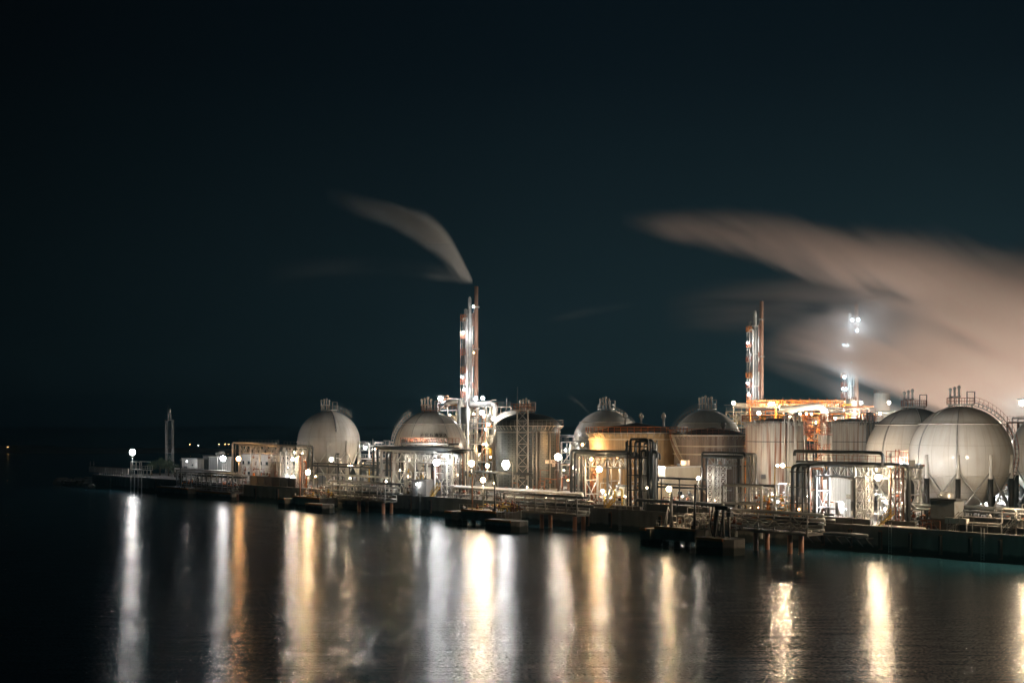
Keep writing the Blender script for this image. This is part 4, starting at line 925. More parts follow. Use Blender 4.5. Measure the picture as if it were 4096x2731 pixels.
def dolphin(label, blocks, piles, rails=(), lit=None, grp='mooring dolphins'):
    """Concrete mooring platforms: blocks (px0, px1, v0, v1, z0, z1) on piles, with lamplit orange edge kerbs."""
    b0 = blocks[0]; t = thing('mooring_dolphin', label, 'dolphin', W(U((b0[0]+b0[1])/2,b0[2]),(b0[2]+b0[3])/2,0), grp)
    for (a, b, v0, v1, z0, z1) in blocks:
        u0, u1 = U(a,v0), U(b,v0); ch = min(1.2,(u1-u0)*.2)
        MB().prism([(u0+ch,v0),(u1-ch,v0),(u1,v0+ch),(u1,v1-ch),(u1-ch,v1),(u0+ch,v1),(u0,v1-ch),(u0,v0+ch)], z0, z1).build('platform', M['quay'], t)
        MB().box((u0+ch,v0-.1,z1-.32),(u1-ch,v0-.004,z1+.12)).build('lamplit_edge_kerb', M['orange'], t)  # orange lamp light on the edge is put into the kerb colour
    for (p, v_) in piles: MB().tube((U(p,v_),v_,-3),(U(p,v_),v_,blocks[0][5]-.8),.55,12).build('pile', M['quay'], t)
    for (a, b, v_, z) in rails: rl = MB(); rl.rail([(U(a,v_),v_,z),(U(b,v_),v_,z)], 1.1, 1.2, .06); rl.build('railing', M['steel'], t)
    for (a, v_, z) in [(b0[0]+(b0[1]-b0[0])*f, b0[2]+1.0, b0[5]) for f in (.15,.85)]:
        MB().tube((U(a,v_),v_,z),(U(a,v_),v_,z+.6),.22,10,.34).build('bollard', M['dark'], t)
    return t
dolphin('dark dolphin at the end of the furthest jetty', ((620,760,-6.5,-1.5,-2,2.6),(700,930,-4.6,-3.6,-2,2.0)), ((640,-5),))
dolphin('dark stepped dolphin before the furthest gas sphere', ((1160,1290,-9.5,-4.5,.6,3.0),(1104,1148,-10,-7,-2,2.3),(1210,1300,-13,-9.6,-2,1.9)), ((1190,-8),(1250,-8),(1280,-6)), ((1225,1300,-9.4,3.0),))
dolphin('dark dolphin with lamplit orange edges below the lettered sphere', ((1830,2000,-13,-6.5,1.2,3.2),(1770,1815,-14,-10.5,-2,2.7),(1925,2060,-17.5,-13.2,-2,2.1)), ((1860,-12),(1895,-11),(1930,-8),(1985,-8)), ((1838,1900,-12.8,3.2),(1990,2050,-13,2.3)))
dolphin('nearest dolphin, crowded with pipework, left of the silver pipe jetty', ((2598,2800,-19.5,-11.5,1.4,3.4),(2552,2592,-20,-15,-2,3.0),(2762,2915,-22.5,-17.5,-2,2.5)), ((2664,-18.6),(2708,-18.6),(2640,-14),(2750,-14)), ((2625,2680,-19.2,3.4),))
for px in (440,520,620,1020,1110,1560,1640,1720,2350,2440,2640,2740,3290,3400,3520,3640,3760,3880,4000):
    u = U(px,-.2); t = thing('quay_fender', 'black rubber fender hanging on the quay wall', 'fender', W(u,-.2,.8), 'fenders on the quay wall')
    MB().box((u-.22,-.42,.7),(u+.22,-.13,3.4)).build('rubber_block', M['black'], t); MB().box((u-.3,-.14,.6),(u+.3,-.003,3.6)).build('back_plate', M['rust'], t)
for px, lab in ((1680,'steel ladder down the quay wall below the zigzag truss gantry'),(2480,'steel ladder down the quay wall below the yellow lit tank'),(3560,'steel ladder down the quay wall below the yellow stairs'),(3930,'steel ladder down the quay wall at the lower right')):
    u = U(px,-.2); t = thing('quay_ladder', lab, 'ladder', W(u,-.2,0), 'ladders on the quay wall'); mb = MB()
    for i in range(9): mb.bar((u-.25,-.2,.4+.42*i),(u+.25,-.2,.4+.42*i),.06)
    for q in (-.25,.25): mb.bar((u+q,-.2,.2),(u+q,-.2,5.0),.08)
    mb.build('ladder_rails', M['steel'], t); rb = MB(); [rb.bar((u+q,-.2,z),(u+q,0,z),.07) for q in (-.25,.25) for z in (1.2,3.2)]; rb.build('wall_bracket', M['steel'], t)
t = thing('concrete_ramp', 'pale sloping concrete slab on the left of the nearest dolphin', 'slab', W(U(2620,-15),-15,.2)); mb = MB(); ua, ub = U(2596,-17), U(2648,-17)
mb.add([W(ua,-17,.2),W(ub,-17,.2),W(ub,-12.5,3.3),W(ua,-12.5,3.3),W(ua,-16.6,-.1),W(ub,-16.6,-.1),W(ub,-12.1,3.0),W(ua,-12.1,3.0)], [(0,1,2,3),(7,6,5,4),(0,4,5,1),(1,5,6,2),(2,6,7,3),(3,7,4,0)], False); mb.build('slab', M['concrete'], t)
rb = MB(); [rb.bar((ua+(ub-ua)*f,-17,.35),(ua+(ub-ua)*f,-12.5,3.45),.2) for f in (.2,.5,.8)]; rb.build('rib', M['dark'], t)
# pipework clusters on the dolphins
def valve_skid(label, px0, px1, v0, v1, z, n, mats, seed, hmax=2.6):
    rg = random.Random(seed); u0, u1 = U(px0,v0), U(px1,v0); t = thing('valve_manifold', label, 'manifold', W((u0+u1)/2,(v0+v1)/2,z), 'valve manifolds on the dolphins')
    for i in range(n):
        a = rg.uniform(u0,u1); w = rg.uniform(v0,v1); r = rg.uniform(.07,.18); h = rg.uniform(.5,hmax); ln = rg.uniform(.6,2.4)*rg.choice((1,-1))
        m = M[rg.choice(mats)]
        if rg.random() < .55: MB().path([(a,w,z),(a,w,z+h),(a+ln,w,z+h),(a+ln,w,z)], r, 7).build('pipe', m, t)
        else: MB().path([(a-abs(ln)*1.3,w,z+h*.6),(a+abs(ln)*1.3,w,z+h*.6)], r, 7).build('pipe', m, t)
        if rg.random() < .35: MB().path([(a+.3,w+.2,z),(a+.3,w+.2,z+h*1.5),(a+.3+ln*1.6,w+.2,z+h*1.5)], r*.5, 6).build('pipe', m, t)
        if rg.random() < .8:
            c = W(a+ln*.4,w); zz_ = z+h if rg.random() < .5 else z+h*.6
            MB(ident).lathe(c, [(.05,zz_-.25),(.3,zz_-.2),(.3,zz_+.2),(.12,zz_+.25),(.06,zz_+.6),(.3,zz_+.62),(.3,zz_+.68),(.02,zz_+.7)], 10).build('valve', M[rg.choice(mats+('red',))], t)
    return t
valve_skid('silver valves and pipes crowding the nearest dolphin', 2690, 2890, -18, -12.5, 3.4, 46, ('pipe','pipe3','pipe','steel','rust'), 5, 2.2)
valve_skid('small valves and pipes on the dolphin below the lettered sphere', 1890, 2020, -12.5, -7, 3.2, 22, ('dark','pipe','yellow','rust'), 6, 1.8)
valve_skid('small valves and pipes on the dolphin before the furthest sphere', 1195, 1300, -9, -5, 3.0, 18, ('dark','pipe','yellow','rust'), 7, 1.6)
valve_skid('pipe manifold lit white behind the pale portal frames', 2985, 3150, -1, 6, G, 34, ('pipe3','pipe3','pipe','yellow','orange'), 8, 4.2)
valve_skid('low pipework on the quay behind the pale jetty', 1260, 1500, 1.5, 6, G, 30, ('pipe','pipe3','steel','rust'), 9, 2.4)
valve_skid('low silver pipework on the quay under the bright swan-neck lamps', 1820, 2300, 1.5, 5, G, 40, ('pipe','pipe3','steel','rust','pipe2'), 10, 2.2)
valve_skid('dark pumps and pipework beside the yellow stairs', 3600, 3790, 2.6, 6, G, 26, ('pipe2','pipe','rust','frame'), 11, 2.6)
valve_skid('pipework among the lattice legs under the yellow lit tank', 2380, 2520, 5, 8, G, 24, ('rust','pipe3','pipe','yellow'), 12, 4.0)
valve_skid('pipework under the large gantry beside the half covered sphere', 3440, 3600, 8, 16, G, 20, ('pipe','pipe3','steel','rust'), 13, 6.0)
valve_skid('pipework among the dark columns of the zigzag truss gantry', 1580, 1680, 5, 9, G, 24, ('dark','pipe2','yellow','pipe'), 15, 6.0)
valve_skid('tall thin pipes crowding the columns of the furthest gantry', 970, 1110, 5, 8, G, 22, ('pipe','pipe3','steel','rust'), 21, 7.5)
valve_skid('tall thin pipes inside the short dark gantry corner', 1136, 1206, 4.5, 7.5, G, 20, ('pipe','pipe3','steel','orange'), 22, 8.0)
valve_skid('tall thin pipes between the white legs of the zigzag truss gantry', 1690, 1860, 5, 9, G, 26, ('pipe','pipe2','rust','pipe3'), 23, 8.5)
valve_skid('pipes standing at the foot of the panel clad tank', 1990, 2240, 7, 11, G, 30, ('pipe2','pipe','rust','steel'), 24, 4.5)
valve_skid('brown pipework between the dark post lamp and the dark gantry', 2240, 2330, 6, 16, G, 24, ('rust','pipe2','red','pipe'), 25, 6.5)
valve_skid('pipes in front of the long beige building', 2590, 2820, 3, 9, G, 28, ('pipe2','pipe','pipe3','rust'), 26, 3.6)
valve_skid('pale pipes at the foot of the rust streaked silver tank', 2990, 3170, 8, 22, G, 34, ('pipe3','pipe3','pipe','orange','yellow'), 27, 6.0)
valve_skid('tall thin pipes behind the columns of the large gantry', 3215, 3270, 5, 8, G, 16, ('pipe','rust','pipe3'), 28, 8.0)
valve_skid('dark pipework on the bund below the nearest sphere', 3850, 4130, 4.5, 9, G, 34, ('pipe2','dark','pipe','frame'), 29, 3.2)
valve_skid('pipes and valves on the dark jetty at the far left', 720, 930, -3, -.6, 3.0, 22, ('pipe2','pipe','dark','orange'), 30, 2.6)
# long bright headers on the quay
for i, (px0, px1, v, py, r, m, lab) in enumerate(((1815,2330,2.2,1962,.30,'pipe3','long white header pipe lit by the swan-neck lamps'),(1800,2330,3.4,1956,.22,'pipe','thinner silver header pipe behind the long white one'),
        (1270,1560,2.6,1902,.26,'pipe','silver header pipe on the quay below the furthest sphere'),(700,925,4,1880,.28,'pipe3','white header pipe before the white corrugated shed'),
        (2540,2830,6,1912,.2,'pipe2','upper dark pipe across the long beige building'),(2540,2830,6.6,1936,.14,'pipe2','middle thin pipe across the long beige building'),(2540,2830,6,1948,.2,'pipe2','lower dark pipe across the long beige building'),
        (2545,2960,1.0,2010,.3,'pipe2','thick dark pipe above the sea wall by the nearest dolphin'),(3640,4140,5.4,2030,.34,'pipe2','upper dark header crossing the black sphere legs'),(3660,4140,5.0,2046,.2,'pipe2','lower dark header under the black sphere legs'),
        (1250,1512,5,1856,.2,'pipe2','upper dark pipe bridging between the two left gantries'),(1250,1512,5.5,1866,.26,'pipe2','lower dark pipe bridging between the two left gantries'),(1860,2130,7,1890,.3,'pipe2','dark header in front of the panel clad tank'),(3500,3700,1.2,2110,.32,'pipe3','white pipe lying along the quay by the yellow stairs'))):
    t = thing('header_pipe', lab, 'pipe', W(U((px0+px1)/2,v),v,GZ), 'header pipes along the quay'); u0, u1 = U(px0,v), U(px1,v); z = Zq(py,(px0+px1)/2,v)
    MB().path([(u0,v,z-1.0),(u0,v,z),(u1,v,z),(u1,v,z-1.0)] if i not in (8,9,13) else [(u0,v,z),(u1,v,z)], r, 10).build('pipe', M[m], t)
    for k in range(max(2, int((u1-u0)/5))+1):
        u = u0+(u1-u0)*(k+.5)/(max(2, int((u1-u0)/5))+1); sp = MB(); sp.bar((u,v,GZ),(u,v,z-r),.16); sp.bar((u-.25,v,z-r),(u+.25,v,z-r),.14); sp.build('support', M['dark'], t)
# pale portal frames of the loading gantry
t = thing('portal_frame', 'pale steel portal frames with railed decks above the silver jetty', 'gantry', W(U(2970,-2),-2,1))
for px in (2892,2945,3046):
    MB().bar((U(px,-2),-2,1),(U(px,-2),-2,Zq(1941,px,-2)),.36).build('column', M['steel'], t); MB().bar((U(px,-2),1.5,GZ),(U(px,-2),1.5,Zq(1941,px,-2)),.3).build('column', M['steel'], t)
mb = MB()
for py in (1942,2014):
    for w in (-2,1.5): mb.bar((U(2892,-2),w,Zq(py,2970,-2)),(U(3046,-2),w,Zq(py,2970,-2)),.34)
mb.build('beam', M['steel'], t); rl = MB(); rl.rail([(U(2892,-2),-2.1,Zq(2012,2970,-2)),(U(3046,-2),-2.1,Zq(2012,2970,-2))], 1.7, .7, .06); rl.build('railing', M['steel'], t)
MB().box((U(2892,-2),-1.8,Zq(2013,2970,-2)),(U(3046,-2),1.3,Zq(2013,2970,-2)+.1)).build('deck', M['dark'], t)
# dark loading arm, mast with boom, white mast with tripod on the nearest dolphin
t = thing('loading_arm', 'dark loading arm hunched on the nearest dolphin', 'loading arm', W(U(2885,-19),-19,2.5))
a, b = U(2868,-19), U(2905,-19); zt = Zq(2038,2885,-19)
for u, w in ((a,-19.5),(b,-19.5),(a,-18.2),(b,-18.2)): MB().bar((u,w,2.5),((u+(a+b)/2)/2+.2,w,zt),.26).build('leg', M['dark'], t)
MB().path([(a-.6,-18.8,2.6),(a-.3,-18.8,zt),((a+b)/2,-18.8,zt+.5),(b+.6,-18.8,zt)], .36, 10).build('pivot_arm', M['dark'], t)
MB().box((a-.2,-19.3,zt),(b+.5,-18.2,zt+.6)).build('counterweight', M['black'], t); MB().box((b+.2,-19.2,zt-1.0),(b+1.0,-18.4,zt-.3)).build('hydraulic_box', M['dark'], t)
MB().path([(a-.4,-19.6,zt),(a-.9,-19.6,4.2),(a-.3,-19.6,2.6)], .1, 7, 1.4).build('hose', M['black'], t)
t = thing('mast', 'tall dark mast with a slanting boom on the nearest dolphin', 'mast', W(U(2781,-18.5),-18.5,2.6))
MB().tube((U(2777,-18.5),-18.5,2.6),(U(2781,-18.5),-18.5,Zq(1935,2781,-18.5)),.22,10,.17).build('post', M['dark'], t)
MB().bar((U(2781,-18.5),-18.5,Zq(2015,2781,-18.5)),(U(2874,-18.5),-18.5,Zq(2026,2874,-18.5)),.2).build('boom', M['dark'], t)
MB().path([(U(2838,-18.5),-18.5,Zq(2022,2838,-18.5)),(U(2838,-18.5),-18.5,Zq(2070,2838,-18.5))], .06, 6).build('hoist_rope', M['rust'], t)
t = thing('mast', 'white mast with a tripod of stays on the nearest dolphin', 'mast', W(U(2685,-18),-18,3.4))
MB().tube((U(2685,-18),-18,3.4),(U(2685,-18),-18,Zq(1971,2685,-18)),.28,12,.22).build('post', M['steel'], t)
mb = MB(); tp = (U(2672,-17.6),-17.6,Zq(2024,2672,-17.6))
for px in (2645,2662,2664,2700): mb.bar((U(px,-18),-18+.3*(px%3),3.4), tp, .09)
mb.build('tripod_stay', M['white'], t)
for i, (px, v, py, lab, m) in enumerate(((1889,-12,1895,'bare brown mast on the dolphin below the lettered sphere, left one','rust'),(1979,-12,1898,'bare dark mast on the dolphin below the lettered sphere, right one','dark'),(1200,-8,1820,'orange-brown mast beside the low dolphin lamp','rust'),(1352,-3,1816,'thin dark mast in front of the furthest gas sphere','dark'),(722,-5,1840,'black mast on the dark dolphin at the far left','dark'))):
    t = thing('mast', lab, 'mast', W(U(px,v),v,2.6), 'bare masts on the jetties'); z = Zq(py,px,v)
    MB().tube((U(px,v),v,2.4),(U(px,v),v,z),.18,10,.14).build('post', M[m], t)
    MB().cbox((U(px,v),v,z+.1),(.5,.5,.35)).build('mast_head', M['dark'], t)
    MB().cbox((U(px,v),v,2.75),(.6,.6,.3)).build('base_plate', M['concrete'], t)
def stairs(label, px, v, z0, z1, run, mat, grp='short steel stairs on the quay', sgn=1):
    u = U(px,v); t = thing('steel_stair', label, 'stair', W(u,v,z0), grp); st = MB(); n = max(4, round((z1-z0)/.25))
    for w in (v, v+.9): st.bar((u,w,z0),(u+run*sgn,w,z1),.16)
    for i in range(n): st.box((u+run*sgn*i/n-.13,v,z0+(z1-z0)*i/n),(u+run*sgn*i/n+.13,v+.9,z0+(z1-z0)*i/n+.05))
    st.build('flight', M[mat], t); rl = MB()
    for w in (v, v+.9):
        rl.bar((u,w,z0+1),(u+run*sgn,w,z1+1),.07); rl.bar((u,w,z0+.5),(u+run*sgn,w,z1+.5),.05)
        for i in range(4): rl.bar((u+run*sgn*i/3,w,z0+(z1-z0)*i/3),(u+run*sgn*i/3,w,z0+(z1-z0)*i/3+1),.06)
    rl.build('handrail', M['yellow' if mat != 'steel' else 'steel'], t)
stairs('yellow railed stairs on the quay right of the large gantry', 3508, .9, GZ, 6.2, 2.6, 'yellow')
stairs('short yellow stairs below the yellow lit tank', 2416, .9, GZ, 5.8, 2.2, 'yellow')
stairs('yellow stairs beside the low pale concrete shed', 1720, .8, GZ, 6.4, 2.6, 'yellow')
stairs('small steel stairs up the dark bund, lower right', 3785, .8, GZ, 6.2, 2.2, 'steel')
stairs('steel stairs at the right edge of the quay', 4010, .8, GZ, 6.6, 2.4, 'steel')
for i, (px, lab) in enumerate(((1015,'orange bollard post under the furthest gantry, left one of the pair'),(1043,'orange bollard post under the furthest gantry, right one of the pair'))):
    p = W(U(px,5),5); o = MB(ident).lathe(p, [(.3,GZ),(.3,Zq(1892,px,5)),(.15,Zq(1890,px,5)),(.01,Zq(1889.6,px,5))], 12).build('bollard', M['orange']); tag(o, lab, 'bollard', 'orange bollards')
for i, (px, w, lab) in enumerate(((3772,1.3,'pale square equipment cabinet on the dark bund'),(3815,2.4,'pale two-door cabinet to the right of the square one'))):
    t = thing('equipment_cabinet', lab, 'cabinet', W(U(px+30,1.2),1.2,GZ)); u = U(px+30,1.2)
    z0 = Zq(2092,px+30,1.2); z1 = Zq(2068 if i == 0 else 2072,px+30,1.2)
    MB().box((u-w/2,.7,z0),(u+w/2,1.45,z1)).build('casing', M['white'], t); MB().box((u-.03,.66,z0+.1),(u+.03,.697,z1-.1)).build('door_handle', M['frame'], t)
    for s_ in (-.4,.4): MB().bar((u+w*s_,1.1,GZ),(u+w*s_,1.1,z0),.14).build('leg', M['steel'], t)
t = thing('pipe_loop', 'white pipe loop standing over the dark bund at the lower right', 'pipe', W(U(3980,1.3),1.3,GZ))
MB().path([(U(3868,1.3),1.3,5.6),(U(4008,1.3),1.3,5.6),(U(4008,1.3),1.3,7.9),(U(4064,1.3),1.3,7.9),(U(4064,1.3),1.3,GZ)], .13, 8, .5).build('pipe', M['pipe3'], t)
mb = MB()
for px in (3890,3950,4005): mb.bar((U(px,1.3),1.3,GZ),(U(px,1.3),1.3,5.5),.12)
mb.build('support', M['steel'], t)
t = thing('hopper', 'dark hopper shed with a sloping roof between the steel drum and the cabinets', 'hopper', W(U(3735,3),3,GZ))
u = U(3722,2.4)
MB().box((u,2.4,5.8),(u+4.2,5,8.6)).build('body', M['frame'], t); mb = MB(); mb.prism([(u-.3,2.2),(u+4.6,2.2),(u+4.6,5.2),(u-.3,5.2)], 8.65, 8.9); mb.build('roof', M['dark'], t)
mb = MB(); mb.add([W(u,2.4,5.8),W(u+4.2,2.4,5.8),W(u+3,3.2,GZ),W(u+1,3.2,GZ),W(u,5,5.8),W(u+4.2,5,5.8),W(u+3,4.4,GZ),W(u+1,4.4,GZ)], [(0,3,2,1),(1,2,6,5),(5,6,7,4),(4,7,3,0)], False); mb.build('funnel', M['concrete'], t)
# railings along the quay edge
for i, (a, b, v, lab, m) in enumerate(((1560,1600,.9,'short white railing at the left end of the quay below the zigzag truss','white'),(1800,1900,.8,'pale railing on the quay right of the concrete shed','steel'),(2460,2530,.8,'pale railing on the quay below the cream pump house','steel'),(400,500,3,'white fence before the sea wall at the far left','white'),(3690,3760,2,'low brown railing by the dark pumps','rust'))):
    t = thing('railing', lab, 'railing', W(U((a+b)/2,v),v,GZ), 'quay railings'); mb = MB(); mb.rail([(U(a,v),v,GZ),(U(b,v),v,GZ)], 1.5, 1.6, .09); mb.build('rails', M[m], t)
    pb = MB(); [pb.cbox((U(a,v)+(U(b,v)-U(a,v))*k/4,v,GZ+.06),(.35,.35,.12)) for k in range(5)]; pb.build('base_plate', M['concrete'], t)
# navigation platform at the far left, trees, rocks
t = thing('navigation_platform', 'railed steel platform on tall legs at the far left quay edge', 'platform', W(U(550,-2),-2,0))
zd = Zq(1880,550,-2); zt = Zq(1846,550,-2); ua, ub = U(523,-2.5), U(566,-2.5)
for u in (ua,(ua*2+ub)/3,(ua+ub*2)/3,ub):
    for w in (-2.5,.4): MB().bar((u,w,-2 if w < 0 else GZ),(u,w,zd),.24).build('leg', M['steel'], t)
MB().box((ua-.2,-2.7,zd),(ub+1.2,.6,zd+.2)).build('deck', M['frame'], t)
rl = MB(); rl.rail([(ua,-2.6,zd+.2),(ub+1,-2.6,zd+.2),(ub+1,.5,zd+.2)], 1.2, .8, .08); rl.build('railing', M['steel'], t)
mb = MB()
for u in (ua,(ua+ub)/2,ub): mb.bar((u,-2.5,zd),(u,-2.5,zt),.16)
mb.bar((ua,-2.5,zt),(ub,-2.5,zt),.2); mb.bar((ua,.4,zt),(ub,.4,zt),.2); mb.bar((ua,.4,zd),(ua,.4,zt),.16); mb.build('top_frame', M['white'], t)
rg = random.Random(4)
for i, (px, v, top, w, lab) in enumerate(((606,14,1845,1.9,'low dark tree next to the railed platform, left of the group'),(640,16,1829,2.6,'tallest dark tree between the platform and the lattice mast'),(674,15,1836,2.2,'dark tree at the foot of the lattice mast'),(700,12,1858,1.6,'small dark bush left of the grey hall'))):
    p = W(U(px,v),v); zt = Zq(top,px,v); t = thing('tree', lab, 'tree', (p.x,p.y,GZ), 'trees at the far left')
    tk = MB(ident); tk.tube((p.x,p.y,GZ),(p.x,p.y,GZ+(zt-GZ)*.55),.2,7,.1); cl = MB(ident)
    tips = []
    for k in range(9):
        a = rg.uniform(0,6.28); q = Vector((p.x+math.cos(a)*w*rg.uniform(.3,.9), p.y+math.sin(a)*w*.8, GZ+(zt-GZ)*rg.uniform(.4,.92))); tips.append(q)
        tk.tube((p.x,p.y,GZ+(zt-GZ)*rg.uniform(.2,.5)), q, .07, 5, .02)
    for q in tips+[Vector((p.x,p.y,zt-.8))]:
        rr_ = rg.uniform(.7,1.25)
        for k in range(110):
            d = Vector((rg.gauss(0,.45),rg.gauss(0,.45),rg.gauss(0,.36)))*rr_; c = q+d; e = Vector((rg.uniform(-1,1),rg.uniform(-1,1),rg.uniform(-1,1))).normalized()*.17; f_ = e.cross(Vector((rg.uniform(-1,1),rg.uniform(-1,1),rg.uniform(-1,1)))).normalized()*.11
            cl.add([c-e,c+f_,c+e,c-f_], [(0,1,2,3)], False)
    tk.build('trunk', M['bark'], t); cl.build('crown', M['leaf'], t)
def rock(px, v, z, r, lab, grp='rocks of the breakwater'):
    mb = MB(ident); p = W(U(px,v),v,z); vs = []; n = 7
    for j, (la, k) in enumerate(((-60,.6),(-15,1),(25,.95),(65,.5))):
        for i in range(n):
            a = i*2*math.pi/n+j*.4; q = r*k*rg.uniform(.75,1.15); vs.append(p+Vector((math.cos(a)*q*1.3, math.sin(a)*q, math.sin(R(la))*r*.8)))
    mb.add(vs, [(j*n+i, j*n+(i+1)%n, (j+1)*n+(i+1)%n, (j+1)*n+i) for j in range(3) for i in range(n)]+[tuple(range(3*n,4*n))], False)
    o = mb.build('rock', M['rock']); return tag(o, lab, 'rock', grp)
for i in range(14):
    rock(232+i*10+rg.uniform(-3,3), rg.uniform(-1,5), .6+.08*i, rg.uniform(1.2,2.1), 'dark boulder of the breakwater beyond the quay tip at the far left')
rock(366, -1.8, .7, 1.0, 'pale lone boulder at the water line by the quay tip', None)
for i, px in enumerate((361,375)):
    p = W(U(px,13),13); o = MB(ident).tube((p.x,p.y,GZ),(p.x,p.y,Zq(1844,px,13)),.1,8,.06).tube((p.x-.3,p.y,GZ+2.6),(p.x+.3,p.y,GZ+2.6),.05,6).build('thin_post', M['steel']); tag(o, 'thin grey post above the sea wall, ' + ('left one' if i == 0 else 'right one'), 'post', 'thin posts at the tip')

# ------------------------------------------------------------------ the lamps, some added floodlights among them
QL = 'street lamps along the quay'
lamp('very bright white lamp, leftmost of the quay, above the railed platform', 530, 1808, 1.5, COOL, 9000, .75, 'post', group=QL)
lamp('bright white lamp in front of the white corrugated shed', 892, 1833, 5, COOL, 6000, .62, 'goose', -1, group=QL)
lamp('orange lamp on a double post at the left end of the furthest gantry', 954, 1834, -.6, SOD, 4500, .5, 'post', group=QL)
lamp('small white lamp among the pipes right of the furthest gantry', 1171, 1836, 3, COOL, 2200, .42, 'flood')
lamp('small orange lamp next to a white one right of the furthest gantry', 1182, 1835, 3.2, SOD, 1800, .3, 'flood')
lamp('low wide white floodlight between lattice legs near the furthest sphere', 1172, 1910, 5, COOL, 1800, .5, 'flood')
lamp('golden lamp on a thin post on the dolphin before the furthest sphere', 1232, 1888, -8, GOLD, 8000, .5, 'post', base=3.0, group=QL)
lamp('white lamp on a swan-neck post in front of the furthest gas sphere', 1325, 1837, 14, WHITE, 7000, .42, 'goose', 1, arm=2.4, group=QL)
lamp('warm lamp under the right flank of the furthest gas sphere', 1401, 1862, 16, WARM, 7500, .45, 'goose', 1, group=QL)
lamp('white lamp on the left of the dazzling white plant', 1461, 1790, 64, COOL, 4500, .5, 'flood')
lamp('white lamp on the right of the dazzling white plant', 1495, 1796, 64, COOL, 5000, .5, 'flood')
lamp('low white lamp inside the dazzling white plant', 1478, 1845, 66, WHITE, 5000, .35, 'flood')
lamp('brilliant white swan-neck lamp under the zigzag truss', 1746, 1849, .8, COOL, 6000, .6, 'goose', 1, arm=1.7, group=QL)
lamp('small white lamp high under the right end of the zigzag truss', 1786, 1826, 6, COOL, 2800, .34, 'flood')
lamp('added floodlight turned away at the left end of the zigzag truss gantry', 1612, 1762, 4.6, WHITE, 9500, .22, 'flood', aim='in')  # added to make the lettered sphere paler, bulb hidden by its housing
lamp('strip light low on the pale concrete shed', 1669, 1935, 1.6, COOL, 700, .25, 'flood')
lamp('golden lamp right of the zigzag truss gantry', 1886, 1853, 2.5, GOLD, 5000, .55, 'post', group=QL)
lamp('small golden lamp between the zigzag gantry and the panel clad tank', 1949, 1862, 9, GOLD, 1500, .36, 'post', group=QL)
lamp('golden lamp on a post on the dolphin below the lettered sphere', 1932, 1919, -9, GOLD, 8000, .42, 'post', base=3.2, group=QL)
lamp('brilliant white swan-neck lamp in front of the panel clad tank', 2022, 1857, 1.4, COOL, 8500, .62, 'goose', 1, arm=1.5, shade=True, group=QL)
lamp('bright warm-white lamp on a dark post right of the panel clad tank', 2232, 1827, 3.0, WHITE, 8000, .55, 'post', matp='dark', group=QL)
lamp('orange lamp under the roof of the dark gantry by the yellow lit tank', 2365, 1836, 8, SOD, 5200, .36, 'flood')
lamp('golden swan-neck lamp inside the dark gantry by the yellow lit tank', 2397, 1876, 5, GOLD, 6500, .5, 'goose', 1, arm=2.4, group=QL)
lamp('low white lamp at the foot of the dark gantry by the yellow lit tank', 2411, 1963, 4, WHITE, 1800, .32, 'flood')
lamp('golden lamp high on the yellow lit tank', 2330, 1778, 22, SOD, 7000, .3, 'flood')
lamp('pale gold lamp beside the white mast on the nearest dolphin', 2675, 1955, -17, GOLD, 6500, .36, 'goose', 1, base=3.4, arm=.5, group=QL)
lamp('small white lamp on a pale post before the lattice legs', 2793, 1912, 1.2, WHITE, 1500, .26, 'post', group=QL)
lamp('small white strip lamp on the roof edge of the long beige building', 2638, 1868, 12, COOL, 900, .2, 'flood')
lamp('warm floodlight on the pipes of the rust streaked silver tank', 3131, 1862, 20, WARM, 8500, .42, 'flood')
lamp('grey floodlight just left of the warm one on the silver tank', 3110, 1862, 24, WARM, 250, .3, 'flood')
lamp('golden swan-neck lamp under the large gantry, nearest of all', 3512, 1910, 2.2, WARM, 19000, .42, 'goose', 1, arm=2.6, group=QL)
lamp('low white lamp among the pipework behind the silver jetty', 3110, 2005, 8, COOL, 3000, .3, 'flood')
lamp('added floodlight turned away, lighting the gable of the white shed', 3392, 1985, 6, COOL, 9000, .22, 'flood', aim='in')  # added to brighten the gable, its housing keeps the bulb out of view
lamp('added floodlight turned away under the large gantry, lighting the half covered sphere', 3556, 1872, 8, WHITE, 8000, .3, 'flood', aim='in')  # added fill for the half covered sphere, bulb unseen
lamp('added floodlight turned away at the left of the silver tank pipes', 3052, 1905, 12, COOL, 5200, .25, 'flood', aim='in')  # added fill for the rust streaked silver tank, bulb unseen
lamp('added floodlight turned away above the white gabled shed roof', 3345, 1880, 26, WARM, 5000, .25, 'flood', aim='in')  # added fill for the second tall silver tank, bulb unseen
lamp('added floodlight turned away, lighting the spiral stair tank', 2716, 1862, 18, SOD, 2600, .25, 'flood', aim='in')  # added for the orange light on the brown tank, bulb unseen
lamp('tiny orange lamp on the pipe bundle at the left foot of the large gantry', 3196, 2036, -.2, SOD, 120, .16, 'flood')
lamp('small warm lamp among the riser pipes right of the yellow lit tank', 2588, 1950, 3, WARM, 250, .18, 'flood')
lamp('small gold lamp under the furthest gantry beams', 1178, 1809, 3.5, GOLD, 500, .24, 'flood')
lamp('small white lamp at the doorway of the grey hall', 747, 1845, 11, COOL, 350, .2, 'flood')
lamp('small white lamp among the pipes at the left of the zigzag truss gantry', 1545, 1925, 3, WHITE, 500, .2, 'flood')
lamp('small orange lamp in the pipework on the furthest sphere quay', 1262, 1905, 4, SOD, 900, .22, 'flood')
lamp('small warm lamp low behind the pale railed jetty', 1400, 1912, 5, WARM, 1200, .22, 'flood')
lamp('small warm lamp between jetty pipes below the panel clad tank', 2185, 1990, 2, WARM, 600, .2, 'flood')
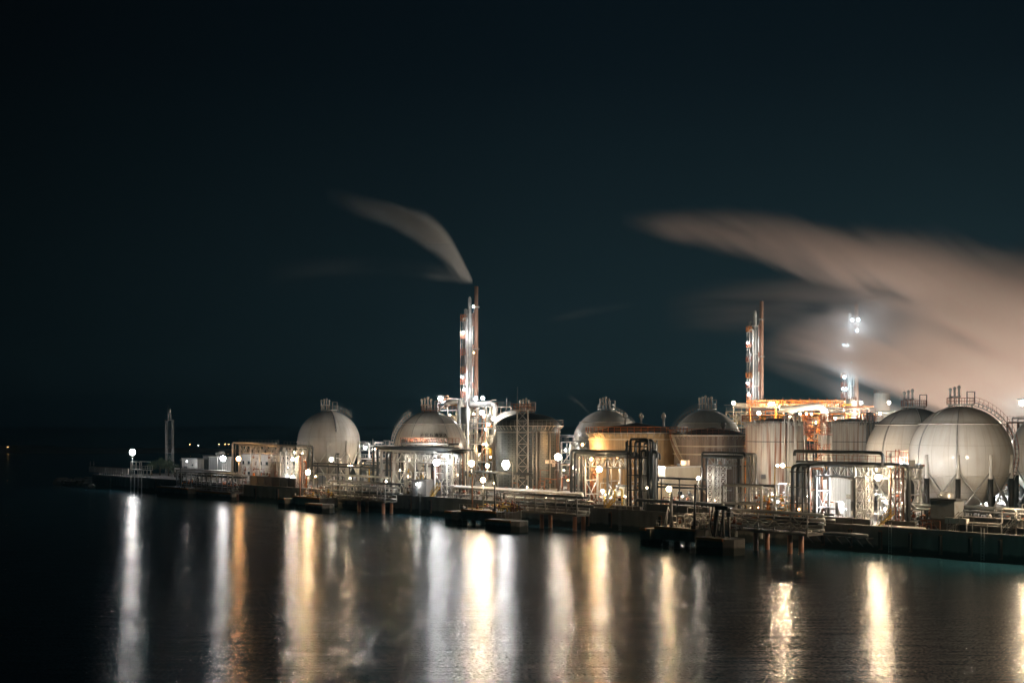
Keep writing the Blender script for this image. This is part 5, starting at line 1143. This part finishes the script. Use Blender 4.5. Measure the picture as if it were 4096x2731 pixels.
lamp('small orange lamp in front of the works between the tank and the gantry', 2272, 1920, 9, SOD, 1100, .22, 'flood')
lamp('swan-neck lamp on the quay just past the right edge', 4150, 1850, 1.0, WARM, 60000, .5, 'goose', 1, group=QL)
lamp('added floodlight turned away on the end of the large gantry, lighting the nearest sphere', 3645, 1852, 3.5, COOL, 10500, .3, 'flood', aim='in')  # added for the left side of the nearest sphere, hidden from the water
lamp('low warm lamp in the pipework under the half covered sphere', 3540, 2035, 6, WARM, 700, .2, 'flood')
lamp('white lamp low between the black sphere legs', 3925, 2010, 60, COOL, 3500, .3, 'flood')
lamp('white lamp beyond the right black sphere legs', 3968, 2005, 58, COOL, 3500, .3, 'flood')
# small bulkhead lights among the pipework
for px, py, v, c, pw, lab in ((2316,1829,5,SOD,160,'small orange light in the row along the dark gantry roof, left end'),(2440,1826,5,GOLD,260,'small gold light in the row along the dark gantry roof, middle'),(2470,1830,5,SOD,160,'small orange light in the row along the dark gantry roof, right end'),
        (1210,1812,3.6,GOLD,200,'small gold light on the short dark gantry corner'),(1152,1870,5,WARM,350,'small warm light behind the white lattice legs by the furthest sphere'),(1452,1850,40,GOLD,700,'small gold light at the foot of the dazzling white plant, left'),(1500,1872,40,WARM,700,'small warm light at the foot of the dazzling white plant, right'),
        (1600,1880,6,WARM,420,'small warm light between the dark columns of the zigzag gantry, left'),(1632,1905,6,GOLD,420,'small gold light between the dark columns of the zigzag gantry, lower'),(1830,1900,7,WARM,500,'small warm light behind the right end of the zigzag truss'),(1975,1932,6,GOLD,420,'small gold light low beside the panel clad tank'),(2108,1948,6,WARM,420,'small warm light at the foot of the grey lattice tower'),
        (2255,1880,20,WARM,800,'small warm light in the white plant, lower left'),(2312,1850,20,GOLD,800,'small gold light in the white plant, right side'),(2500,1985,4,WARM,350,'small warm light at the cream pump house'),(2730,1985,5,WHITE,420,'small white light on the pipes before the long beige building'),(2860,2000,4,WARM,420,'small warm light behind the pale portal frames, left'),
        (3035,2028,3,GOLD,420,'small gold light in the manifold under the portal frames'),(3090,1975,6,WARM,500,'small warm light in the manifold right of the portal frames'),(3230,1985,4,GOLD,260,'small gold light between the left columns of the large gantry'),(3475,2000,8,GOLD,500,'small gold light in the pipework under the half covered sphere'),(3610,2010,6,WARM,420,'small warm light beside the red ladder tower'),
        (3700,2020,6,WARM,420,'small warm light by the dark pumps near the yellow stairs'),(3880,2030,12,WHITE,600,'small white light low behind the second black sphere leg'),(4020,2032,12,WARM,600,'small warm light low behind the rightmost black sphere leg')):
    lamp(lab, px, py, v, c, pw, .15, 'flood', group='small lights among the pipework')
# left tower pair and its process block
lamp('long white floodlight on the roof above the lettered sphere', 1762, 1594, 62, COOL, 7500, .75, 'flood')
lamp('white floodlight at the foot of the brown chimney, left of two', 1903, 1594, 57, COOL, 6500, .55, 'flood')
lamp('white floodlight at the foot of the brown chimney, right of two', 1931, 1592, 57, COOL, 6500, .55, 'flood')
lamp('large warm lamp inside the yellow lit process block', 1929, 1650, 64, WHITE, 3000, .75, 'flood')
lamp('golden lamp deep in the yellow lit process block', 1895, 1655, 66, GOLD, 3500, .35, 'flood')
lamp('golden lamp at the top right corner of the process block', 1954, 1698, 60, GOLD, 2600, .42, 'flood')
lamp('white lamp on the silver arched duct', 1971, 1676, 60, WHITE, 2600, .38, 'flood')
lamp('tiny white lamp below the golden one on the process block', 1943, 1716, 60.5, WHITE, 1300, .28, 'flood')
lamp('golden lamp low in the process block, left one', 1935, 1776, 61, GOLD, 2200, .28, 'flood')
lamp('golden lamp low in the process block, right one', 1945, 1779, 61, GOLD, 2200, .28, 'flood')
lamp('orange lamp near the flank of the sphere by the panel clad tank', 1962, 1827, 30, SOD, 1600, .28, 'flood')
lamp('golden lamp in the bay between the lettered sphere and the chimney', 1800, 1660, 66, GOLD, 2600, .3, 'flood')
lamp('warm lamp at the base of the process block', 1880, 1800, 61, GOLD, 3200, .3, 'flood')
lamp('white lamp on the fourth platform of the left column', 1852, 1331, 68.5, COOL, 4500, .38, 'flood')
lamp('white lamp on the second platform of the left column', 1850, 1508, 68.5, COOL, 3500, .32, 'flood')
lamp('white lamp on the lowest platform of the left column', 1857, 1558, 68.5, COOL, 2500, .34, 'flood')
lamp('white lamp between the left column and its chimney near the top', 1894, 1226, 68, COOL, 2200, .3, 'flood')
lamp('orange lamp between the left column and its chimney', 1896, 1410, 68, SOD, 500, .22, 'flood')
# bright plant behind the panel clad tank
lamp('white lamp in the white plant right of the panel clad tank', 2262, 1800, 58, COOL, 3500, .3, 'flood')
lamp('warm lamp low in the white plant right of the panel clad tank', 2290, 1870, 58, WARM, 3500, .3, 'flood')
# middle tower pair and orange plant
lamp('white lamp on the fourth platform of the middle column', 2991, 1372, 184, COOL, 3500, .42, 'flood')
lamp('white lamp on the second platform of the middle column', 2990, 1532, 184, COOL, 3000, .40, 'flood')
lamp('white lamp on the lowest platform of the middle column', 2995, 1579, 184, COOL, 3000, .42, 'flood')
lamp('orange lamp on a post left of the middle tower pair', 2934, 1611, 140, WARM, 6000, .46, 'post')
lamp('large orange lamp above the rust streaked silver tank', 3035, 1652, 128, GOLD, 9000, .62, 'flood')
lamp('white lamp cluster on the gallery, left bulb', 3080, 1616, 142, WHITE, 6000, .52, 'flood')
lamp('white lamp cluster on the gallery, right bulb', 3093, 1614, 142, WHITE, 6000, .45, 'flood')
for i, (px, py) in enumerate(((3159,1665),(3200,1656),(3226,1655),(3246,1656),(3128,1690),(3262,1690))):
    lamp(('small gold lamp, furthest left of the row under the big duct','gold lamp in the row under the big duct, second from the left','gold lamp in the row under the big duct, brightest in the middle','gold lamp in the row under the big duct, right of the brightest','low gold lamp behind the rust streaked tank rim','low gold lamp by the red stair tower top')[i], px, py, 142, GOLD, 4200, .36, 'flood')
lamp('white strip lamp above the second tall silver tank', 3341, 1672, 138, COOL, 3000, .38, 'flood')
lamp('white lamp beside the grey cylinder at the edge of the steam', 3445, 1611, 150, COOL, 2200, .4, 'flood')
lamp('white lamp beside the pale concrete silo', 3556, 1610, 150, WHITE, 90000, .5, 'flood')
lamp('warm lamp in front of the pale concrete silo', 3520, 1655, 150, WARM, 30000, .4, 'flood')
# lamps of the tower veiled by the steam
for px, py, lab in ((3408,1280,'top left white lamp glowing inside the steam cloud'),(3433,1279,'top right white lamp glowing inside the steam cloud'),(3428,1322,'white lamp just under the top pair inside the steam'),(3376,1380,'white lamp of the second pair inside the steam, left bulb'),(3390,1382,'white lamp of the second pair inside the steam, right bulb'),
        (3407,1449,'single white lamp halfway up inside the steam'),(3377,1508,'white lamp below the halfway one inside the steam'),(3372,1555,'lowest white lamp inside the steam, left bulb'),(3384,1556,'lowest white lamp inside the steam, right bulb')):
    y = 511; k = (px-HX)/F; v = 0.764*k*y+0.645*y-C0
    lamp(lab, px, py, v, ICE, 3000, .5, 'flood', group='lamps inside the steam')
y = 440; k = (4088-HX)/F; lamp('huge warm floodlight glowing at the right edge above the spheres', 4088, 1612, 0.764*k*y+0.645*y-C0, WHITE, 680000, 1.0, 'flood')
# far shore
for i, (px, py, c, lab) in enumerate(((31,1787,SOD,'tiny orange light far out, alone at the left edge'),(389,1797,SOD,'tiny orange light far out above the sea wall'),(759,1776,SOD,'tiny orange light far beyond the grey hall'),(793,1781,COOL,'tiny white light far beyond the grey hall'),(875,1776,SOD,'first tiny orange light of the three beyond the white shed'),(900,1776,SOD,'middle tiny orange light of the three beyond the white shed'),(915,1776,SOD,'last tiny orange light of the three beyond the white shed'))):
    y = 985; p = P(px, py, y); t = thing('beacon_light', lab, 'light', (p.x,p.y,1.5), 'lights on the far shore')
    MB(ident).tube((p.x,p.y,1.5),(p.x,p.y,p.z-.3),.15,6).build('pole', M['dark'], t)
    mb = MB(ident); ico(mb, p, .15); mb.build('bulb', M['bulb'][c], t); light(t, p, c, 1.6, .16)

# ------------------------------------------------------------------ steam: real volumes lit by the plant's lamps
def float_curve(n, l, src, pts):
    fc = n.new('ShaderNodeFloatCurve'); cv = fc.mapping.curves[0]
    while len(cv.points) > 2: cv.points.remove(cv.points[1])
    cv.points[0].location = pts[0]; cv.points[1].location = pts[-1]
    for p in pts[1:-1]: cv.points.new(*p)
    fc.mapping.update(); l.new(src, fc.inputs['Value']); return fc.outputs['Value']
def steam(label, y, x0, x1, spine, width, dens, col=(.9,.9,.9), yk=1.0, seed=0., aniso=.2, contrast=(.35,.65), stretch=(.05,.35), name='steam_plume', slope=0., dm=1.):
    """spine/width/density are curves over t = 0..1 running from px x0 to px x1; spine and width in picture rows."""
    k = y/F; X0, X1 = (x0-HX)*k, (x1-HX)*k; zmin = min(p[1]+0 for p in spine); zmax = max(p[1] for p in spine); wm = max(p[1] for p in width)
    lo, hi = zmin-wm*1.05, zmax+wm*1.05; H = (hi-lo)*k; L = abs(X1-X0); dp = wm*k*yk
    zlo = CAMZ-(hi-HY)*k
    me = MB(ident); me.box((X0,y-dp,max(zlo,GZ+3)),(X1,y+dp,zlo+H))
    m = bpy.data.materials.new('steam'); m.use_nodes = True; n, l = m.node_tree.nodes, m.node_tree.links; n.remove(n['Principled BSDF'])
    tc = n.new('ShaderNodeNewGeometry'); sp = n.new('ShaderNodeSeparateXYZ'); l.new(tc.outputs['Position'], sp.inputs[0])
    def math_(op, a, b=None, clamp=False):
        q = n.new('ShaderNodeMath'); q.operation = op; q.use_clamp = clamp
        for i, s_ in enumerate((a, b)):
            if s_ is None: continue
            if isinstance(s_, (int, float)): q.inputs[i].default_value = s_
            else: l.new(s_, q.inputs[i])
        return q.outputs[0]
    t = math_('DIVIDE', math_('SUBTRACT', sp.outputs[0], X0), X1-X0, True)
    zc = float_curve(n, l, t, [(a, (hi-b)/(hi-lo)) for a, b in spine])
    wd = float_curve(n, l, t, [(a, b/wm) for a, b in width])
    ds = float_curve(n, l, t, [(a, b) for a, b in dens])
    zrel = math_('SUBTRACT', sp.outputs[2], math_('ADD', math_('MULTIPLY', zc, H), zlo))
    w = math_('MAXIMUM', math_('MULTIPLY', wd, wm*k), .2)
    cb = n.new('ShaderNodeCombineXYZ'); yy = math_('SUBTRACT', sp.outputs[1], y)
    l.new(math_('MULTIPLY', sp.outputs[0], stretch[0]), cb.inputs[0]); l.new(math_('MULTIPLY', yy, stretch[0]*2), cb.inputs[1])
    l.new(math_('ADD', math_('MULTIPLY', math_('ADD', zrel, math_('MULTIPLY', sp.outputs[0], slope)), stretch[1]), seed), cb.inputs[2])
    no = n.new('ShaderNodeTexNoise'); no.inputs['Scale'].default_value = 1; no.inputs['Detail'].default_value = 3; no.inputs['Distortion'].default_value = .4; l.new(cb.outputs[0], no.inputs['Vector'])
    wob = math_('MULTIPLY', math_('SUBTRACT', no.outputs['Fac'], .5), 1.3)
    q1 = math_('ADD', math_('DIVIDE', zrel, w), wob); q2 = math_('DIVIDE', yy, math_('MULTIPLY', w, yk))
    r2 = math_('ADD', math_('MULTIPLY', q1, q1), math_('MULTIPLY', q2, q2))
    base = math_('POWER', math_('SUBTRACT', 1.0, r2, True), 2.4)
    mr = n.new('ShaderNodeMapRange'); mr.inputs[1].default_value = contrast[0]; mr.inputs[2].default_value = contrast[1]; mr.inputs[3].default_value = .12; mr.inputs[4].default_value = 1.5; l.new(no.outputs['Fac'], mr.inputs[0])
    den = math_('MULTIPLY', math_('MULTIPLY', base, ds), mr.outputs[0])
    pv = n.new('ShaderNodeVolumePrincipled'); pv.inputs['Color'].default_value = (*col,1); pv.inputs['Anisotropy'].default_value = aniso
    l.new(math_('MULTIPLY', den, STEAM_D*dm), pv.inputs['Density'])
    l.new(pv.outputs[0], n['Material Output'].inputs['Volume'])
    o = me.build(name, m); return tag(o, label, 'steam', 'steam from the plant', 'stuff')
STEAM_D = .27
# plume off the left chimney, blown to the left
steam('small pale steam plume bending left off the slim brown chimney', 420, 1890, 1300,
      [(0,1128),(.06,1095),(.16,1015),(.3,940),(.46,885),(.62,845),(.8,812),(1,780)],
      [(0,16),(.05,52),(.12,80),(.25,92),(.4,84),(.7,60),(1,45)],
      [(0,.5),(.03,1),(.18,1),(.32,.85),(.46,.5),(.6,.18),(.8,.06),(1,0)], yk=1.0, seed=3.1, stretch=(.035,.07), dm=6)
steam('faint low wisp of steam to the left of the slim brown chimney', 424, 1880, 1060,
      [(0,1120),(.1,1100),(.22,1085),(.5,1068),(1,1110)], [(0,14),(.1,40),(.25,44),(1,80)], [(0,.6),(.1,.8),(.18,.5),(.3,.08),(.7,.05),(1,0)], seed=8.2, stretch=(.03,.12), dm=.9)
# the big cloud blowing in from the right
CW = (1.0,.80,.73)
steam('broad orange-grey upper arm of the big steam cloud, reaching left', 490, 4300, 2480,
      [(0,1360),(.15,1230),(.3,1130),(.5,1030),(.7,945),(.85,905),(1,880)],
      [(0,300),(.15,250),(.35,200),(.55,150),(.75,105),(.9,70),(1,50)],
      [(0,.75),(.3,.75),(.55,.65),(.75,.6),(.88,.42),(.95,.1),(1,0)], col=CW, yk=1.0, seed=1.3, stretch=(.012,.075), slope=.42)
steam('dense lower body of the big steam cloud around the veiled tower', 501, 4400, 3000,
      [(0,1500),(.2,1480),(.5,1440),(.75,1405),(1,1410)],
      [(0,520),(.3,470),(.6,330),(.8,190),(.92,115),(1,60)],
      [(0,1),(.4,1),(.65,.85),(.8,.5),(.92,.18),(1,0)], col=CW, yk=.9, seed=5.7, stretch=(.012,.07), slope=.3, dm=1.3)
steam('thin grey veil between the middle chimney and the steam cloud', 524, 3700, 2640,
      [(0,1260),(.4,1240),(.7,1230),(1,1240)], [(0,220),(.4,190),(.7,140),(1,90)], [(0,.55),(.4,.5),(.65,.25),(.85,.08),(1,0)], col=CW, yk=.7, seed=9.4, stretch=(.012,.07))
steam('tiny steam wisp beside the sphere behind the yellow lit tank', 440, 2372, 2270, [(0,1668),(.4,1625),(1,1580)], [(0,6),(.5,14),(1,18)], [(0,.7),(.5,.4),(1,0)], seed=2.2, stretch=(.05,.15))
steam('faint streak of drifting steam in the dark sky between the towers', 460, 2560, 2180, [(0,1215),(.5,1245),(1,1285)], [(0,20),(.5,26),(1,20)], [(0,0),(.5,.16),(1,0)], seed=4.2, stretch=(.02,.1))

mb = MB(ident); mb.box((-6100,-300,-1.0),(6100,9100,140)); mh = bpy.data.materials.new('haze'); mh.use_nodes = True
n, l = mh.node_tree.nodes, mh.node_tree.links; n.remove(n['Principled BSDF']); pv = n.new('ShaderNodeVolumePrincipled')
pv.inputs['Color'].default_value = (.26,.62,.84,1); pv.inputs['Density'].default_value = .00012; pv.inputs['Anisotropy'].default_value = .35; l.new(pv.outputs[0], n['Material Output'].inputs['Volume'])
mh.cycles.homogeneous_volume = True
tag(mb.build('haze', mh), None, None, None, 'stuff')
# ------------------------------------------------------------------ night sky, camera, render
wd = bpy.data.worlds.new('World'); S.world = wd; wd.use_nodes = True
n, l = wd.node_tree.nodes, wd.node_tree.links; bg = n['Background']
tc = n.new('ShaderNodeTexCoord'); sx = n.new('ShaderNodeSeparateXYZ'); l.new(tc.outputs['Generated'], sx.inputs[0])
cr = n.new('ShaderNodeValToRGB'); e = cr.color_ramp
e.elements[0].position = 0.0; e.elements[0].color = (.0068,.0165,.0215,1)
e.elements[1].position = .5; e.elements[1].color = (.0004,.0014,.0036,1)
k = e.elements.new(.10); k.color = (.0050,.0122,.0165,1)
k = e.elements.new(.24); k.color = (.0013,.0038,.0072,1)
ab = n.new('ShaderNodeMath'); ab.operation = 'ABSOLUTE'; l.new(sx.outputs[2], ab.inputs[0]); l.new(ab.outputs[0], cr.inputs[0])
mr = n.new('ShaderNodeMapRange'); mr.inputs[1].default_value = -.34; mr.inputs[2].default_value = .05; mr.inputs[3].default_value = .25; mr.inputs[4].default_value = 1.0; l.new(sx.outputs[0], mr.inputs[0])
ml = n.new('ShaderNodeVectorMath'); ml.operation = 'SCALE'; l.new(cr.outputs[0], ml.inputs[0]); l.new(mr.outputs[0], ml.inputs['Scale'])
l.new(ml.outputs[0], bg.inputs['Color']); bg.inputs['Strength'].default_value = .85

cam = bpy.data.cameras.new('camera'); co = bpy.data.objects.new('camera', cam); COL.objects.link(co)
co.location = (0,0,CAMZ); co.rotation_euler = (R(90),0,0); cam.lens = 50; cam.sensor_width = 36; cam.shift_y = (HY-1365.5)/4096
cam.clip_end = 12000; S.camera = co
S.view_settings.view_transform = 'Standard'; S.view_settings.look = 'None'; S.view_settings.exposure = 0
S.cycles.use_denoising = True; S.cycles.use_adaptive_sampling = False; S.cycles.use_light_tree = True; S.cycles.sample_clamp_indirect = 3
S.cycles.max_bounces = 5; S.cycles.diffuse_bounces = 2; S.cycles.glossy_bounces = 3; S.cycles.volume_bounces = 1; S.cycles.transmission_bounces = 2
S.cycles.caustics_reflective = False; S.cycles.caustics_refractive = False
